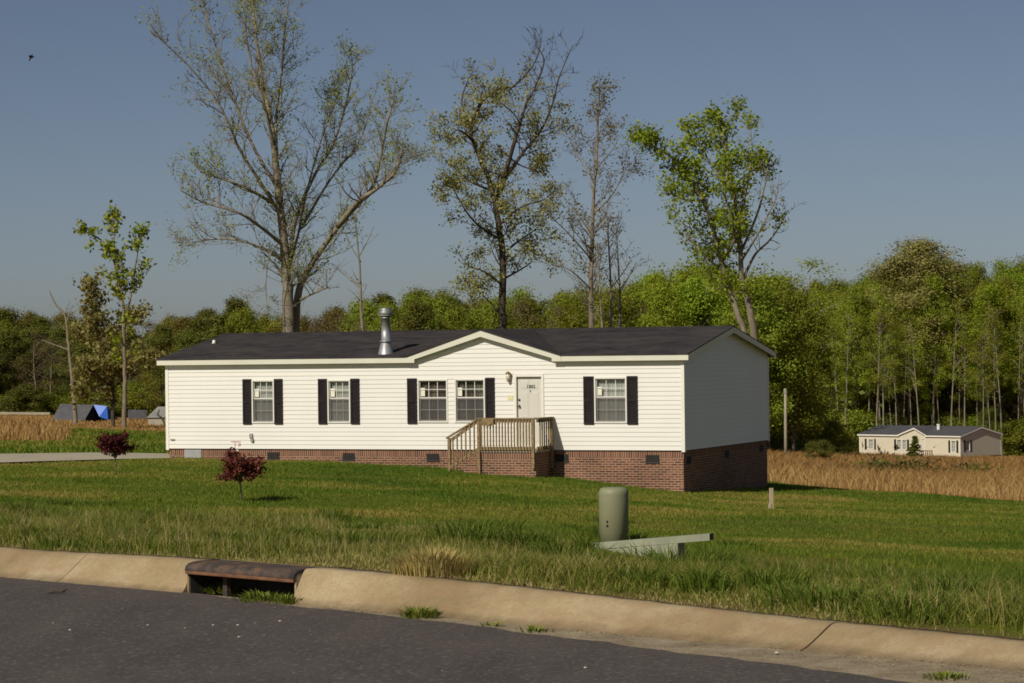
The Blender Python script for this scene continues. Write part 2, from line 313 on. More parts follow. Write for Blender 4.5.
def tanmask(X,Y):
    u=np.where(Y>5,X/np.maximum(Y,5)*F+512,np.where(X>0,3000,-3000))
    yb=np.interp(u,[-800,60,75,200,600,700,785,1024,1500],[118,118,172,172,130,100,86,80,72])
    return np.clip((Y-yb)/3+.5,0,1)
Z=H(X,Y); 
TN=tanmask(X,Y); u_=X/np.maximum(Y,5)*F+512
DT=np.clip(1-(NN-NK-CURB_W)/.35,0,1)
r,c_=X.shape; idx=np.arange(r*c_).reshape(r,c_); q=np.stack([idx[:-1,:-1],idx[:-1,1:],idx[1:,1:],idx[1:,:-1]],-1).reshape(-1,4)
gr=np_mesh('ground',np.stack([X,Y,Z],-1).reshape(-1,3),q.ravel(),np.full(len(q),4),M['ground'],{'tan':TN.ravel(),'dirt':DT.ravel()}); tag(gr,kind='structure'); gr.data.shade_smooth()
# road: asphalt sheet, gutter, kerb
def P3(s,n,z): v=sn(s,n); return (float(v[0]),float(v[1]),z)
m=MB(); edge=[]
apx=[(-120,566),(0,577),(190,593),(300,607),(400,617),(480,627),(560,637),(650,649),(800,667),(910,683),(1100,706)]
for a in apx:
    d=ray(*a);k=-EYE/d.z; q=np.array([d.x*k,d.y*k]); edge.append((float(q@T2),float(q@N2)))
edge=[(-900,NK-.02),(-60,NK-.02)]+edge+[(30,edge[-1][1]),(900,edge[-1][1])]
se=np.unique(np.concatenate([np.linspace(-900,-40,40),np.arange(-40,12,.18),np.linspace(12,900,40)]))
ne=np.interp(se,[e[0] for e in edge],[e[1] for e in edge])-.035+.018*np.sin(se*5.1)+.018*np.sin(se*11.7+1)+.012*np.sin(se*31)+.01*np.sin(se*57)
for i in range(len(se)-1):
    m.quad(P3(se[i],-.6,.008),P3(se[i+1],-.6,.008),P3(se[i+1],ne[i+1],.008),P3(se[i],ne[i],.008))
tag(m.build('road',M['asphalt']),kind='structure')
m=MB(); m.quad(P3(-900,NK-1.1,.002),P3(900,NK-1.1,.002),P3(900,NK+.06,.002),P3(-900,NK+.06,.002)); tag(m.build('gutter',M['gutter']),kind='structure')
m=MB(); m.quad((-4000,-4000,-.05),(4000,-4000,-.05),P3(4500,-.6,-.05),P3(-4500,-.6,-.05)); b_=m.build('ground_near_side',M['ground']); tag(b_,kind='structure')
SI0,SI1=s_at(191,593),s_at(291,604)
JT=s_at(812,650); 
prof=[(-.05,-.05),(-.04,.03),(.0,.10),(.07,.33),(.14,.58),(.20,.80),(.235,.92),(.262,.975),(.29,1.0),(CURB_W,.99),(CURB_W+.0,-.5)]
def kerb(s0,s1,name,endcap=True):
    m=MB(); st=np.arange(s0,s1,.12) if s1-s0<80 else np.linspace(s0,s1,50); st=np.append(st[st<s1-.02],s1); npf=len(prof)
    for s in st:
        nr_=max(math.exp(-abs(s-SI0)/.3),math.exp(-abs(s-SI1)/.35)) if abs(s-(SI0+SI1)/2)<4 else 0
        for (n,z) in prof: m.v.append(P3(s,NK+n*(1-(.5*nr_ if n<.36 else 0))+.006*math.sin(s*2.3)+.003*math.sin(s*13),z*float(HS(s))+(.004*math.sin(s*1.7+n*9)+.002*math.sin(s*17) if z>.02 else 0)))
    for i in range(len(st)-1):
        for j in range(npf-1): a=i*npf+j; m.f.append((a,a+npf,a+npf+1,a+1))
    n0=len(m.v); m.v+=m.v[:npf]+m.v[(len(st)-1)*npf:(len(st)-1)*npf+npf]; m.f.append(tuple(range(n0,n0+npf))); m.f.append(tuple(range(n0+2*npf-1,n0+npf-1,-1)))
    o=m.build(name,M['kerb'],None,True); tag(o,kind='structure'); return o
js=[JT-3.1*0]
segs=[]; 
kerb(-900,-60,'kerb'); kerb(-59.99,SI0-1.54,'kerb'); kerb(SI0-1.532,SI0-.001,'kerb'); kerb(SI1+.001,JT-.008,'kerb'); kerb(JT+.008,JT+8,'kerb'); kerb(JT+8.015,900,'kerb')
# storm drain
ctr=P3((SI0+SI1)/2,NK+.24,0); ang=math.atan2(T2[1],T2[0]); hl=(SI1-SI0)/2
sdn=empty('storm_drain',ctr,ang,'rusty rounded iron storm drain hood over a dark opening in the kerb','storm drain')
m=MB()
hp=[(-.215,.160),(-.222,.178),(-.215,.205),(-.185,.226),(-.14,.236),(.0,.242),(.05,.24)]
hp2=[(.05,.215),(-.06,.212),(-.16,.205),(-.19,.19),(-.19,.160)]
hx=hp+hp2; xs=np.linspace(-hl+.003,hl-.003,9)
for x in xs:
    for (n,z) in hx: m.v.append((x,n,z))
L_=len(hx)
for i in range(len(xs)-1):
    for j in range(L_): a=i*L_+j; b=i*L_+(j+1)%L_; m.f.append((a,b,b+L_,a+L_))
m.f.append(tuple(range(L_))); m.f.append(tuple(range(len(xs)*L_-1,(len(xs)-1)*L_-1,-1)))
m.build('hood',M['iron'],sdn,True)
for sx_ in (-1,1):
    m=MB(); xa,xb=sorted((sx_*(hl-.004),sx_*(hl-.022))); pl=[(-.2,.0),(-.2,.15),(-.195,.19),(-.16,.22),(-.09,.233),(.135,.233),(.135,.0)]
    m.quad(*[(xa,n,z) for n,z in pl]); m.quad(*[(xb,n,z) for n,z in reversed(pl)])
    for i in range(7): p,q=pl[i],pl[(i+1)%7]; m.quad((xa,*p),(xb,*p),(xb,*q),(xa,*q))
    m.build('end_plate',M['kerb'],sdn)
m=MB(); m.box(-hl-.0,hl+.0,.052,.145,.205,.232); m.build('back_slab',M['kerb'],sdn)
m=MB(); m.box(-hl+.01,hl-.01,-.226,-.205,.148,.172); m.build('lip',M['rust'],sdn,bevel=.006)
m=MB(); m.box(-hl-.0,hl+.0,.10,.135,-.5,.21); m.build('pit_wall',M['pit'],sdn)
m=MB(); m.box(-hl+.27*hl*2,-hl+.27*hl*2+.045,-.13,-.09,-.3,.15); m.build('support_bar',M['iron'],sdn)
m=MB(); m.box(-hl+.004,-hl+.03,-.19,.1,-.3,.14); m.build('side_plate',M['pit'],sdn); m=MB(); m.box(hl-.03,hl-.004,-.19,.1,-.3,.14); m.build('side_plate',M['pit'],sdn)

# driveway draped on the terrain
nx=26; m=MB(); pxs=np.linspace(-160,172,nx)
nr=[hit(p,np.interp(p,[-160,0,60,120,172],[465,464.3,462.3,460.6,459.6]),55,100) for p in pxs]
fr=[hit(p,np.interp(p,[-160,0,100,172],[455.5,455.2,453.8,455.0]),60,130) for p in pxs]
for i in range(nx):
    for j in range(7):
        q=nr[i].lerp(fr[i],j/6); m.v.append((q.x,q.y,h1(q.x,q.y)+.05))
for i in range(nx-1):
    for j in range(6): a=i*7+j; m.f.append((a,a+7,a+8,a+1))
tag(m.build('driveway',M['drive'],None,True),kind='structure')
DRV=[(q.x,q.y) for q in nr]; DRF=[(q.x,q.y) for q in fr]

# ------------------------------------------------------------------ house
ZB=1.25
def siding(m,x0f,x1f,z0,z1,tr,openings=(),lap=.127,dep=.014):
    """rows of lapped boards in a plane; x-range functions of z; tr(x,out,z)->point"""
    z=z0
    while z<z1-1e-4:
        zt=min(z+lap,z1); br=sorted({z,zt,*[o_ for op in openings for o_ in (op[2],op[3]) if z<o_<zt]})
        for a,b in zip(br[:-1],br[1:]):
            xa0,xa1,xb0,xb1=x0f(a),x1f(a),x0f(b),x1f(b)
            if xa1-xa0<.01: continue
            oa=dep*(1-(a-z)/lap); ob=dep*(1-(b-z)/lap)
            cuts=sorted([(op[0],op[1]) for op in openings if op[2]<(a+b)/2<op[3]])
            L0,Lb=xa0,xb0
            for c0,c1 in cuts+[(None,None)]:
                ra=xa1 if c0 is None else c0; rb=xb1 if c0 is None else c0
                if rb<Lb: rb=Lb
                m.quad(tr(L0,oa,a),tr(ra,oa,a),tr(rb,ob,b),tr(Lb,ob,b))
                if abs(a-z)<1e-6: m.quad(tr(L0,-.002,a),tr(ra,-.002,a),tr(ra,oa,a),tr(L0,oa,a))
                L0=Lb=c1
        z=zt
def window(root,x0,x1,z0,z1,nc,nr_,style,tr,sticker=True,detail=True,inside=None):
    def bx(m,a,b,o0,o1,c,d):
        ps=[tr(x,o,z) for z in (c,d) for o in (o1,o0) for x in (a,b)]
        n=len(m.v); m.v+=ps; m.f+=[tuple(n+i for i in q) for q in ((0,2,3,1),(4,5,7,6),(0,1,5,4),(2,6,7,3),(0,4,6,2),(1,3,7,5))]
    fw=.042; m=MB()
    bx(m,x0,x1,-.07,.03,z1-fw,z1); bx(m,x0,x1,-.07,.035,z0,z0+fw); bx(m,x0,x0+fw,-.07,.03,z0+fw,z1-fw); bx(m,x1-fw,x1,-.07,.03,z0+fw,z1-fw)
    w_=m.build('window',M['frame'],root); zm=z0+(z1-z0)*.56
    for nm,a,b,o in (('upper_sash',zm,z1-fw,-.02),('lower_sash',z0+fw,zm,-.035)):
        m=MB(); s=.024; X0,X1=x0+fw,x1-fw
        bx(m,X0,X1,o-.03,o,a,a+s*1.3); bx(m,X0,X1,o-.03,o,b-s,b); bx(m,X0,X0+s,o-.03,o,a+s*1.3,b-s); bx(m,X1-s,X1,o-.03,o,a+s*1.3,b-s)
        g=.017
        for i in range(1,nc):
            xx=X0+s+(X1-X0-2*s)*i/nc; bx(m,xx-g/2,xx+g/2,o-.022,o-.006,a+s,b-s)
        for j in range(1,nr_):
            zz=a+s+(b-a-2*s)*j/nr_; bx(m,X0+s,X1-s,o-.0225,o-.0055,zz-g/2,zz+g/2)
        m.build(nm,M['frame'],w_)
    m=MB(); m.quad(tr(x0+fw,-.05,z0+fw),tr(x1-fw,-.05,z0+fw),tr(x1-fw,-.05,z1-fw),tr(x0+fw,-.05,z1-fw)); m.build('pane',M['glass'],w_)
    if detail:
        m=MB(); m.quad(tr(x0+fw,-.008,z0+fw),tr(x1-fw,-.008,z0+fw),tr(x1-fw,-.008,zm),tr(x0+fw,-.008,zm)); m.build('insect_screen',M['screen'],w_)
    # pleated curtain a hand's width behind the glass
    m=MB(); N=60; top=z1-fw; bot=z0+fw-.05
    for i in range(N+1):
        x=x0+(x1-x0)*i/N; o=-.14+.015*math.sin(i*1.1)+.006*math.sin(i*2.7)
        zb=bot
        if style=='mixed' and x<x0+.35*(x1-x0): zb=bot
        m.v+= [tr(x,o,zb),tr(x,o,top)]
    for i in range(N): m.f.append((2*i,2*i+2,2*i+3,2*i+1))
    m.build('curtain',M['dinterior'] if style=='dark' else M['curtain'],w_)  # dark style: sheet coloured as the unlit interior with some lace
    m=MB(); bx(m,x0-.05,x1+.05,-.30,-.25,z0-.1,z1+.1); bx(m,x0-.05,x0-.02,-.25,-.07,z0-.1,z1+.1); bx(m,x1+.02,x1+.05,-.25,-.07,z0-.1,z1+.1); m.build('dark_room',M['room'],w_)
    if sticker:
        X0=x0+fw+.035; m=MB(); bx(m,X0,X0+.13,-.045,-.043,zm+.06,zm+.30); m.build('paper_notice',M['paper'],w_)
    return w_
def shutter(root,x0,x1,z0,z1,tr):
    m=MB(); st=.05
    def bx(a,b,o0,o1,c,d):
        ps=[tr(x,o,z) for z in (c,d) for o in (o1,o0) for x in (a,b)]
        n=len(m.v); m.v.extend(ps); m.f.extend([tuple(n+i for i in q) for q in ((0,2,3,1),(4,5,7,6),(0,1,5,4),(2,6,7,3),(0,4,6,2),(1,3,7,5))])
    bx(x0,x0+st,.0,.045,z0,z1); bx(x1-st,x1,.0,.045,z0,z1); zm=(z0+z1)/2
    for a,b in ((z0,z0+.07),(zm-.035,zm+.035),(z1-.07,z1)): bx(x0+st,x1-st,.0,.045,a,b)
    bx(x0+st,x1-st,.0,.015,z0+.07,z1-.07)
    for a,b in ((z0+.07,zm-.035),(zm+.035,z1-.07)):
        n=int((b-a)/.045)
        for i in range(n):
            z=a+(b-a)*(i+.5)/n; p=[tr(x0+st,.035,z-.014),tr(x1-st,.035,z-.014),tr(x1-st,.016,z+.014),tr(x0+st,.016,z+.014)]; m.quad(*p)
    return m.build('shutter',M['shutter'],root)
def build_house(root,sp):
    L,W=sp['L'],sp['W']; zw,ze,zr=sp['zw'],sp['ze'],sp['zr']; oe,og=sp['oe'],sp['og']; sk=sp['skirt']
    d=sp['dormer']; xl,xp,xr,zp=d; ms,mt,mf,mr=sp['ms'],sp['mt'],sp['mf'],sp['mr']
    sl=(zr-ze)/(W/2+oe)
    roofz=lambda y: ze+(y+oe)*sl if y<W/2 else zr-(y-W/2)*sl
    ins=.045
    # walls
    fr_=lambda x,o,z:(x,-o,z+ZB); ops=[w[:4] for w in sp['win']]+[sp['door'][:4]]
    m=MB(); siding(m,lambda z:0,lambda z:L,0,zw,fr_,[(a+.03,b-.03,c+.03,e-.03) for a,b,c,e in ops])
    dsl=(zp-ze)/(xp-xl); dsr=(zp-ze)/(xr-xp)
    gx0=lambda z: min(xp,xl+.1+max(z-zw-.06,0)*(xp-xl)/(zp-.19-zw)); gx1=lambda z: max(xp,xr-.1-max(z-zw-.06,0)*(xr-xp)/(zp-.19-zw))
    siding(m,gx0,gx1,zw+.0001,zp-.16,fr_,())
    m.build('front_wall',ms,root)
    er=lambda y,o,z:(L+o,y,z+ZB)
    eops=[w[:4] for w in sp['ewin']]
    m=MB(); siding(m,lambda z:0,lambda z:W,0,zw,er,[(a+.03,b-.03,c+.03,e-.03) for a,b,c,e in eops],dep=.021)
    siding(m,lambda z:min(W/2,max(0,(z-zw-.12)/sl)),lambda z:max(W/2,min(W,W-(z-zw-.12)/sl)),zw+.0001,zr-.16,er,(),dep=.021)
    m.build('end_wall',ms,root)
    el=lambda y,o,z:(-o,W-y,z+ZB)
    m=MB(); siding(m,lambda z:0,lambda z:W,0,zw,el); siding(m,lambda z:min(W/2,max(0,(z-zw-.12)/sl)),lambda z:max(W/2,min(W,W-(z-zw-.12)/sl)),zw+.0001,zr-.16,el,())
    m.build('end_wall',ms,root)
    m=MB(); siding(m,lambda z:0,lambda z:L,0,zw,lambda x,o,z:(L-x,W+o,z+ZB)); m.build('rear_wall',ms,root)
    for (cx,cy) in ((0,0),(L,0),(L,W),(0,W)):
        m=MB(); sx=1 if cx==0 else -1; sy=1 if cy==0 else -1
        xs_=sorted((cx-sx*.024,cx+sx*.075)); ys_=sorted((cy-sy*.024,cy+sy*.075)); 
        m.box(*xs_,*sorted((cy-sy*.024,cy)),ZB-.045,ZB+zw); m.box(*sorted((cx-sx*.024,cx)),*sorted((cy,cy+sy*.075)),ZB-.045,ZB+zw); m.build('corner_trim',mt,root)
    # brick skirt
    m=MB(); zt=ZB-.005; zs=ZB-.205
    m.box(ins,L-ins,ins,ins+.1,ZB-sk,zs); m.box(ins,L-ins,W-ins-.1,W-ins,ZB-sk,zs); m.box(ins,ins+.1,ins+.1,W-ins-.1,ZB-sk,zs); m.box(L-ins-.1,L-ins,ins+.1,W-ins-.1,ZB-sk,zs); skm=m.build('brick_skirt',sp['mb'],root)
    m=MB(); q=.003; m.box(ins-q,L-ins+q,ins-q,ins+.1,zs,zt); m.box(ins-q,L-ins+q,W-ins-.1,W-ins+q,zs,zt); m.box(ins-q,ins+.1,ins+.1,W-ins-.1,zs,zt); m.box(L-ins-.1,L-ins+q,ins+.1,W-ins-.1,zs,zt); m.build('soldier_course',sp['mso'],skm)
    # roof: slopes with thickness
    th=.03; X0,X1=-og,L+og
    m=MB()
    def slab(pts):
        n=len(pts); m.quad(*[(a,b,c+ZB) for a,b,c in pts]); m.quad(*[(a,b,c+ZB-th) for a,b,c in reversed(pts)])
        for i in range(n): p,q2=pts[i],pts[(i+1)%n]; m.quad((p[0],p[1],p[2]+ZB-th),(q2[0],q2[1],q2[2]+ZB-th),(q2[0],q2[1],q2[2]+ZB),(p[0],p[1],p[2]+ZB))
    e=.02; ys=-oe-e; f=lambda y:roofz(y)+th
    slab([(X0,ys,f(ys)),(xl,ys,f(ys)),(xl,W/2,f(W/2)),(X0,W/2,f(W/2))])
    slab([(xr,ys,f(ys)),(X1,ys,f(ys)),(X1,W/2,f(W/2)),(xr,W/2,f(W/2))])
    slab([(xl,.03,f(.03)),(xr,.03,f(.03)),(xr,W/2,f(W/2)),(xl,W/2,f(W/2))])
    yb=W+oe+e; slab([(X0,W/2,f(W/2)),(X1,W/2,f(W/2)),(X1,yb,f(yb)),(X0,yb,f(yb))])
    rf=m.build('roof',mr,root)
    m=MB(); yd=ys-.03; yr=(zp-ze)/sl-oe; dz=th+.006
    slab([(xl-.0,yd,ze+dz),(xp,yd,zp+dz),(xp,min(yr,W/2),zp+dz)]); slab([(xp,yd,zp+dz),(xr+.0,yd,ze+dz),(xp,min(yr,W/2),zp+dz)])
    m.build('dormer_roof',mr,rf)
    m=MB(); m.box(X0,X1,W/2-.1,W/2+.1,ZB+zr+th-.012,ZB+zr+th+.012); m.build('ridge_cap',mr,rf)
    # fascia and soffits
    fh=ze-zw; m=MB(); m.box(X0,xl,-oe,-oe+.02,ZB+zw,ZB+ze); m.box(X0,xl,-oe+.02,0,ZB+zw,ZB+zw+.015); m.build('fascia',mf,root)
    m=MB(); m.box(xr,X1,-oe,-oe+.02,ZB+zw,ZB+ze); m.box(xr,X1,-oe+.02,0,ZB+zw,ZB+zw+.015); m.build('fascia',mf,root)
    m=MB(); m.box(X0,X1,W+oe-.02,W+oe,ZB+zw,ZB+ze); m.box(X0,X1,W,W+oe-.02,ZB+zw,ZB+zw+.015); m.build('fascia',mf,root)
    def prism(m,poly,y0,y1,ax='y'):
        n=len(poly); g=(lambda a,z,y:(a,y,z+ZB)) if ax=='y' else (lambda a,z,y:(y,a,z+ZB))
        m.quad(*[g(a,z,y0) for a,z in poly]); m.quad(*[g(a,z,y1) for a,z in reversed(poly)])
        for i in range(n): p,q2=poly[i],poly[(i+1)%n]; m.quad(g(*p,y0),g(*q2,y0),g(*q2,y1),g(*p,y1))
    m=MB(); yf=-oe-.012
    bw=.19
    prism(m,[(xl,zw),(xl+.28,zw),(xl+.28,zw+.28*dsl+.01),(xp,zp-bw),(xp,zp),(xl,ze)],yf,yf+.025)
    prism(m,[(xp,zp-bw),(xr-.28,zw+.28*dsr+.01),(xr-.28,zw),(xr,zw),(xr,ze),(xp,zp)],yf,yf+.025)
    prism(m,[(xl,zw+.03),(xp,zp-bw+.03),(xr,zw+.03),(xr,zw+.05),(xp,zp-bw+.05),(xl,zw+.05)],yf+.025,0)
    m.build('dormer_fascia',mf,root)
    for xa,xb in ((X1-.025,X1),(X0,X0+.025)):
        m=MB(); prism(m,[(-oe+.021,zw+.01),(W/2,zr-fh-.01),(W/2,zr),(-oe+.021,ze)],xa,xb,'x'); prism(m,[(W/2,zr-fh-.01),(W+oe-.021,zw+.01),(W+oe-.021,ze),(W/2,zr)],xa,xb,'x'); m.build('rake_board',mf,root)
    # windows
    for wv_ in sp['win']:
        x0,x1,z0,z1,nc,st,shl,shr=wv_
        window(root,x0,x1,z0,z1,nc,2,st,fr_,sp['hi'],sp['hi'])
        if shl: shutter(root,*shl,z0-.03,z1+.03,fr_)
        if shr: shutter(root,*shr,z0-.03,z1+.03,fr_)
    for wv_ in sp['ewin']:
        x0,x1,z0,z1,nc,st=wv_; window(root,x0,x1,z0,z1,nc,2,st,er,False,False)
        shutter(root,x0-.32,x0-.02,z0-.03,z1+.03,er); shutter(root,x1+.02,x1+.32,z0-.03,z1+.03,er)
    x0,x1,z0,z1=sp['door'][:4]; cw=.07; m=MB(); a,b=z0+ZB,z1+ZB
    m.box(x0,x0+cw,-.035,.06,a,b); m.box(x1-cw,x1,-.035,.06,a,b); m.box(x0+cw,x1-cw,-.035,.06,b-cw,b); m.box(x0+cw,x1-cw,-.02,.06,a,a+.03); m.build('door_frame',mt,root)
    m=MB(); X0_,X1_,A,B=x0+cw+.004,x1-cw-.004,a+.034,b-cw-.004; m.box(X0_,X1_,.055,.095,A,B); wd=X1_-X0_; hg=B-A
    st=.11
    for i in range(2):
        for (c0,c1) in ((.06,.34),(.40,.78),(.83,.95)):
            xa=X0_+st+(wd-2*st+.04)*i*.53; xb=xa+(wd-2*st)*.44; za=A+hg*c0; zb=A+hg*c1
            m.box(xa,xb,.049,.056,za,zb)
            m.box(xa+.03,xb-.03,.044,.05,za+.03,zb-.03)
    dr=m.build('front_door',M['door'],root,bevel=.004 if sp['hi'] else 0)
    return fr_,er,roofz,dr
def to_local(rootloc,yaw,px,py,axis,val):
    """intersect the sight line with a house-local plane"""
    d=ray(px,py); R=Matrix.Rotation(yaw,3,'Z')       # world->local for rz=-yaw
    o=R@(Vector((0,0,EYE))-rootloc); dl=R@d; k=(val-o[axis])/dl[axis]; return o+dl*k
YAW=.391; aL=Vector((-math.cos(YAW),math.sin(YAW),0)); LEN=16.466
corner=Vector((4.759,71.999,0)); rl=corner+aL*LEN; rl.z=-2.866+EYE-ZB
house=empty('house',rl,-YAW,'long cream sided house with dark shingle roof, brick skirt and wooden railed front porch','house')
fx=lambda px,py,y=0: (lambda v:(v.x,v.z-ZB))(to_local(rl,YAW,px,py,1,y))
def rect(x0,x1,y0,y1,y=0):
    a=fx(x0,(y0+y1)/2,y)[0]; b=fx(x1,(y0+y1)/2,y)[0]; c=fx((x0+x1)/2,y1,y)[1]; e=fx((x0+x1)/2,y0,y)[1]; return a,b,c,e
def xx(p): return fx(p,400)[0]
wins=[]
for (a,b,c,e,nc,st,l0,l1,r0,r1) in [(252.1,274.4,380,423.2,3,'light',243.2,251.8,274.7,283),(327.8,350.6,379.7,423,3,'light',318.6,327.4,351,359.8),
   (417.9,448,379.2,422.6,3,'dark',407.7,417.2,None,None),(455,485.3,378.8,422.5,3,'dark',None,None,485.9,495),(594.5,627,377.2,423.2,3,'light',583.9,594.1,627.4,637.9)]:
    x0,x1,z0,z1=rect(a,b,c,e); wins.append((x0,x1,z0,z1,nc,st,(xx(l0),xx(l1)) if l0 else None,(xx(r0),xx(r1)) if r0 else None))
dx0,dx1,dz0,dz1=rect(514.6,544.2,374.2,440); 
xlp=fx(405.5,360,-.2)[0]; xrp=fx(561,357,-.2)[0]; xpp,zpp=fx(480.3,329.2,-.2)
spec=dict(L=LEN,W=8.1,zw=2.514,ze=2.672,zr=3.445,oe=.2,og=.21,skirt=1.7,dormer=(xlp,xpp,xrp,min(zpp,3.43)),ms=M['siding'],mt=M['trim'],mf=M['fascia'],mr=M['shingle'],mb=M['brick'],mso=M['soldier'],
  win=wins,ewin=[],door=(dx0,dx1,.06,dz1),hi=True)
fr_,er,roofz,dr=build_house(house,spec)
dr['label']='pale panelled front door with dark house numbers'
# door furniture
def B(px,py,y=0): x,z=fx(px,py,y); return x,z+ZB
x,z=B(519.2,405.5,.04)
m=MB(); m.tube([(x,.05,z),(x,-.01,z)],.028,12); m.tube([(x,.0,z),(x,-.03,z)],.038,12); m.build('door_knob',M['galvdark'],dr,True)
m=MB(); m.tube([(x,.05,z+.17),(x,.02,z+.17)],.034,12); m.build('deadbolt',M['galvdark'],dr,True)
def text_mesh(txt,size,name,mat,parent,loc,rot):
    cu=bpy.data.curves.new(name,'FONT'); cu.body=txt; cu.size=size; cu.extrude=.002; cu.align_x='CENTER'; cu.align_y='CENTER'; cu.offset=.004; cu.space_character=1.15
    o=bpy.data.objects.new(name,cu); C.objects.link(o); dg=bpy.context.evaluated_depsgraph_get(); me=bpy.data.meshes.new_from_object(o.evaluated_get(dg))
    bpy.data.objects.remove(o); me.materials.append(mat); o=bpy.data.objects.new(name,me); C.objects.link(o); o.parent=parent; o.location=loc; o.rotation_euler=rot; return o
x,z=B(530.8,386.6,.04); text_mesh('1202',.12,'house_number',M['digit'],dr,(x,.040,z),(math.pi/2,0,0))
x,z=B(530.2,390.6,.04); m=MB(); m.tube([(x,.044,z+.02),(x-.012,.03,z-.01),(x,.03,z-.035),(x+.012,.03,z-.01),(x,.044,z+.02)],.006,6); m.build('door_knocker',M['digit'],dr)
x,z=B(508.2,377,-.1)
lm=MB(); lm.tube([(x,.0,z+.02),(x,-.05,z+.02),(x,-.1,z+.06)],[.05,.02,.015],10); lm.lathe([(.02,.16),(.075,.12),(.085,.10),(.06,.09)],(x,-.11,z),12); lmp=lm.build('wall_lamp',M['brass'],house,True)
m=MB(); m.lathe([(.045,-.10),(.062,-.02),(.058,.09)],(x,-.11,z),12); m.build('lamp_glass',M['lampglass'],lmp,True)
m=MB(); m.lathe([(.02,-.14),(.05,-.10)],(x,-.11,z),12); m.build('lamp_base',M['brass'],lmp,True)
x,z=B(511,397.5); m=MB(); m.box(x-.09,x+.07,-.022,-.018,z-.07,z+.06); m.build('paper_notice',M['yellow'],house)
# outlet box, utility marks
x,z=B(251.5,437.5); m=MB(); m.box(x-.05,x+.06,-.06,-.01,z-.02,z+.12); m.box(x+.0,x+.09,-.075,-.01,z-.13,z-.03); m.build('outlet_cover',M['grey'],house,bevel=.01)
x,z=B(173,439.5); m=MB(); m.tube([(x-.07,-.03,z),(x+.07,-.03,z)],.022,8); m.build('hose_bib',M['grey'],house)
m=MB()
x,z=B(231,441.6); x2,_=B(241,441.6); m.box(x,x2,-.020,-.017,z-.008,z+.008)
x,z=B(235.3,444); m.box(x-.008,x+.008,-.020,-.017,z-.09,z+.06)
x,z=B(239,444.5); m.box(x-.008,x+.008,-.020,-.017,z-.06,z+.04); m.box(x+.008,x+.06,-.020,-.017,z+.025,z+.04); m.box(x+.045,x+.06,-.020,-.017,z-.02,z+.025); m.box(x+.008,x+.06,-.020,-.017,z-.03,z-.018)
m.build('red_marking',M['red'],house)
x,z=B(237,448); m=MB(); m.box(x-.03,x+.03,.02,.06,z-.16,z+.0); m.build('tap_plate',M['trim'],house)
# foundation vents
for px,py in [(273.4,455.6),(348.8,456.4),(433,457),(562,457.8),(652.6,458.6)]:
    x,z=B(px,py,.04); m=MB(); m.box(x-.2,x+.2,.035,.06,z-.10,z+.10); v=m.build('foundation_vent',M['black'],house)
    m=MB()
    for i in range(4): m.box(x-.18,x+.18,.026,.034,z-.075+.045*i,z-.063+.045*i)
    m.box(x-.21,x+.21,.012,.037,z-.125,z-.10); m.build('vent_slat',M['digit'],v)
for px,py in [(689,460),(727,454),(761.5,448.4)]:
    v=to_local(rl,YAW,px,py,0,LEN-.04); y,z=v.y,v.z; m=MB(); m.box(LEN-.06,LEN-.035,y-.2,y+.2,z-.1,z+.1); m.build('foundation_vent',M['black'],house)
x0,z0=B(185,457.8,.04); x1,z1=B(201.5,449.6,.04); m=MB(); m.box(x0,x1,.02,.05,z0-.1,z1); m.box(x0+.04,x1-.04,.012,.02,z0,z1-.03); m.build('crawlspace_door',simple('grey_panel',(.33,.33,.32),.6,.1),house)
# flue and vent pipe on the front slope
def roof_hit(px,py):
    sl=(3.445-2.672)/(4.05+.2); best=None
    for y in np.linspace(-.2,4,400):
        v=to_local(rl,YAW,px,py,1,y); dz=v.z-ZB-(2.672+(y+.2)*sl+.03)
        if best is None or abs(dz)<best[0]: best=(abs(dz),v)
    return best[1]
v=roof_hit(386,353.2)
m=MB(); m.lathe([(.26,-.10),(.235,-.02),(.15,.30),(.15,.33),(.19,.335),(.19,.36),(.13,.362),(.13,1.02),(.137,1.02),(.137,1.05)],(v.x,v.y,v.z),24); ch=m.build('chimney',M['galv'],house,True)
m=MB(); m.lathe([(.12,1.05),(.12,1.10),(.19,1.11),(.205,1.14),(.205,1.20),(.19,1.23),(.19,1.235),(.175,1.24),(.175,1.30),(.15,1.33),(.02,1.335)],(v.x,v.y,v.z),24); m.build('chimney_cap',M['galvdark'],ch,True)
m=MB(); m.lathe([(.19,1.105),(.195,1.125)],(v.x,v.y,v.z),24); m.build('cap_band',M['trim'],ch)
v=roof_hit(214,343); m=MB(); m.lathe([(.09,-.05),(.05,.03),(.045,.09)],(v.x,v.y,v.z),12); m.build('vent_pipe',M['trim'],house,True)

# porch
PD=1.22
px0,pzf=fx(479.8,448.3,-PD); px1,_=fx(535.6,448,-PD); pzf=-.02
FZ=ZB+pzf; gz=ZB-1.3
m=MB(); m.box(px0,px1,-PD,-.0,gz,FZ-.19); porch=m.build('porch',M['brick'],house); porch['label']='small brick porch with weathered wooden railing'
m=MB(); m.box(px0-.003,px1+.003,-PD-.003,-.0,FZ-.19,FZ-.0); m.build('soldier_course',M['soldier'],porch)
m=MB(); m.box(px0-.02,px1+.03,-PD-.03,-.02,FZ,FZ+.06); m.build('porch_floor',M['drive'],porch)
sx0,_=fx(450.3,455,-PD); nst=4; run=(px0-sx0+.1)/nst; rise=.22
m=MB()
for i in range(nst): m.box(px0-run*(i+1),px0-run*i-.002,-PD+.03,-.05,gz-.1,FZ-.2*(i+1)+.0)
m.build('step',M['brick'],porch)
RT=fx(505,418.6,-PD)[1]+ZB
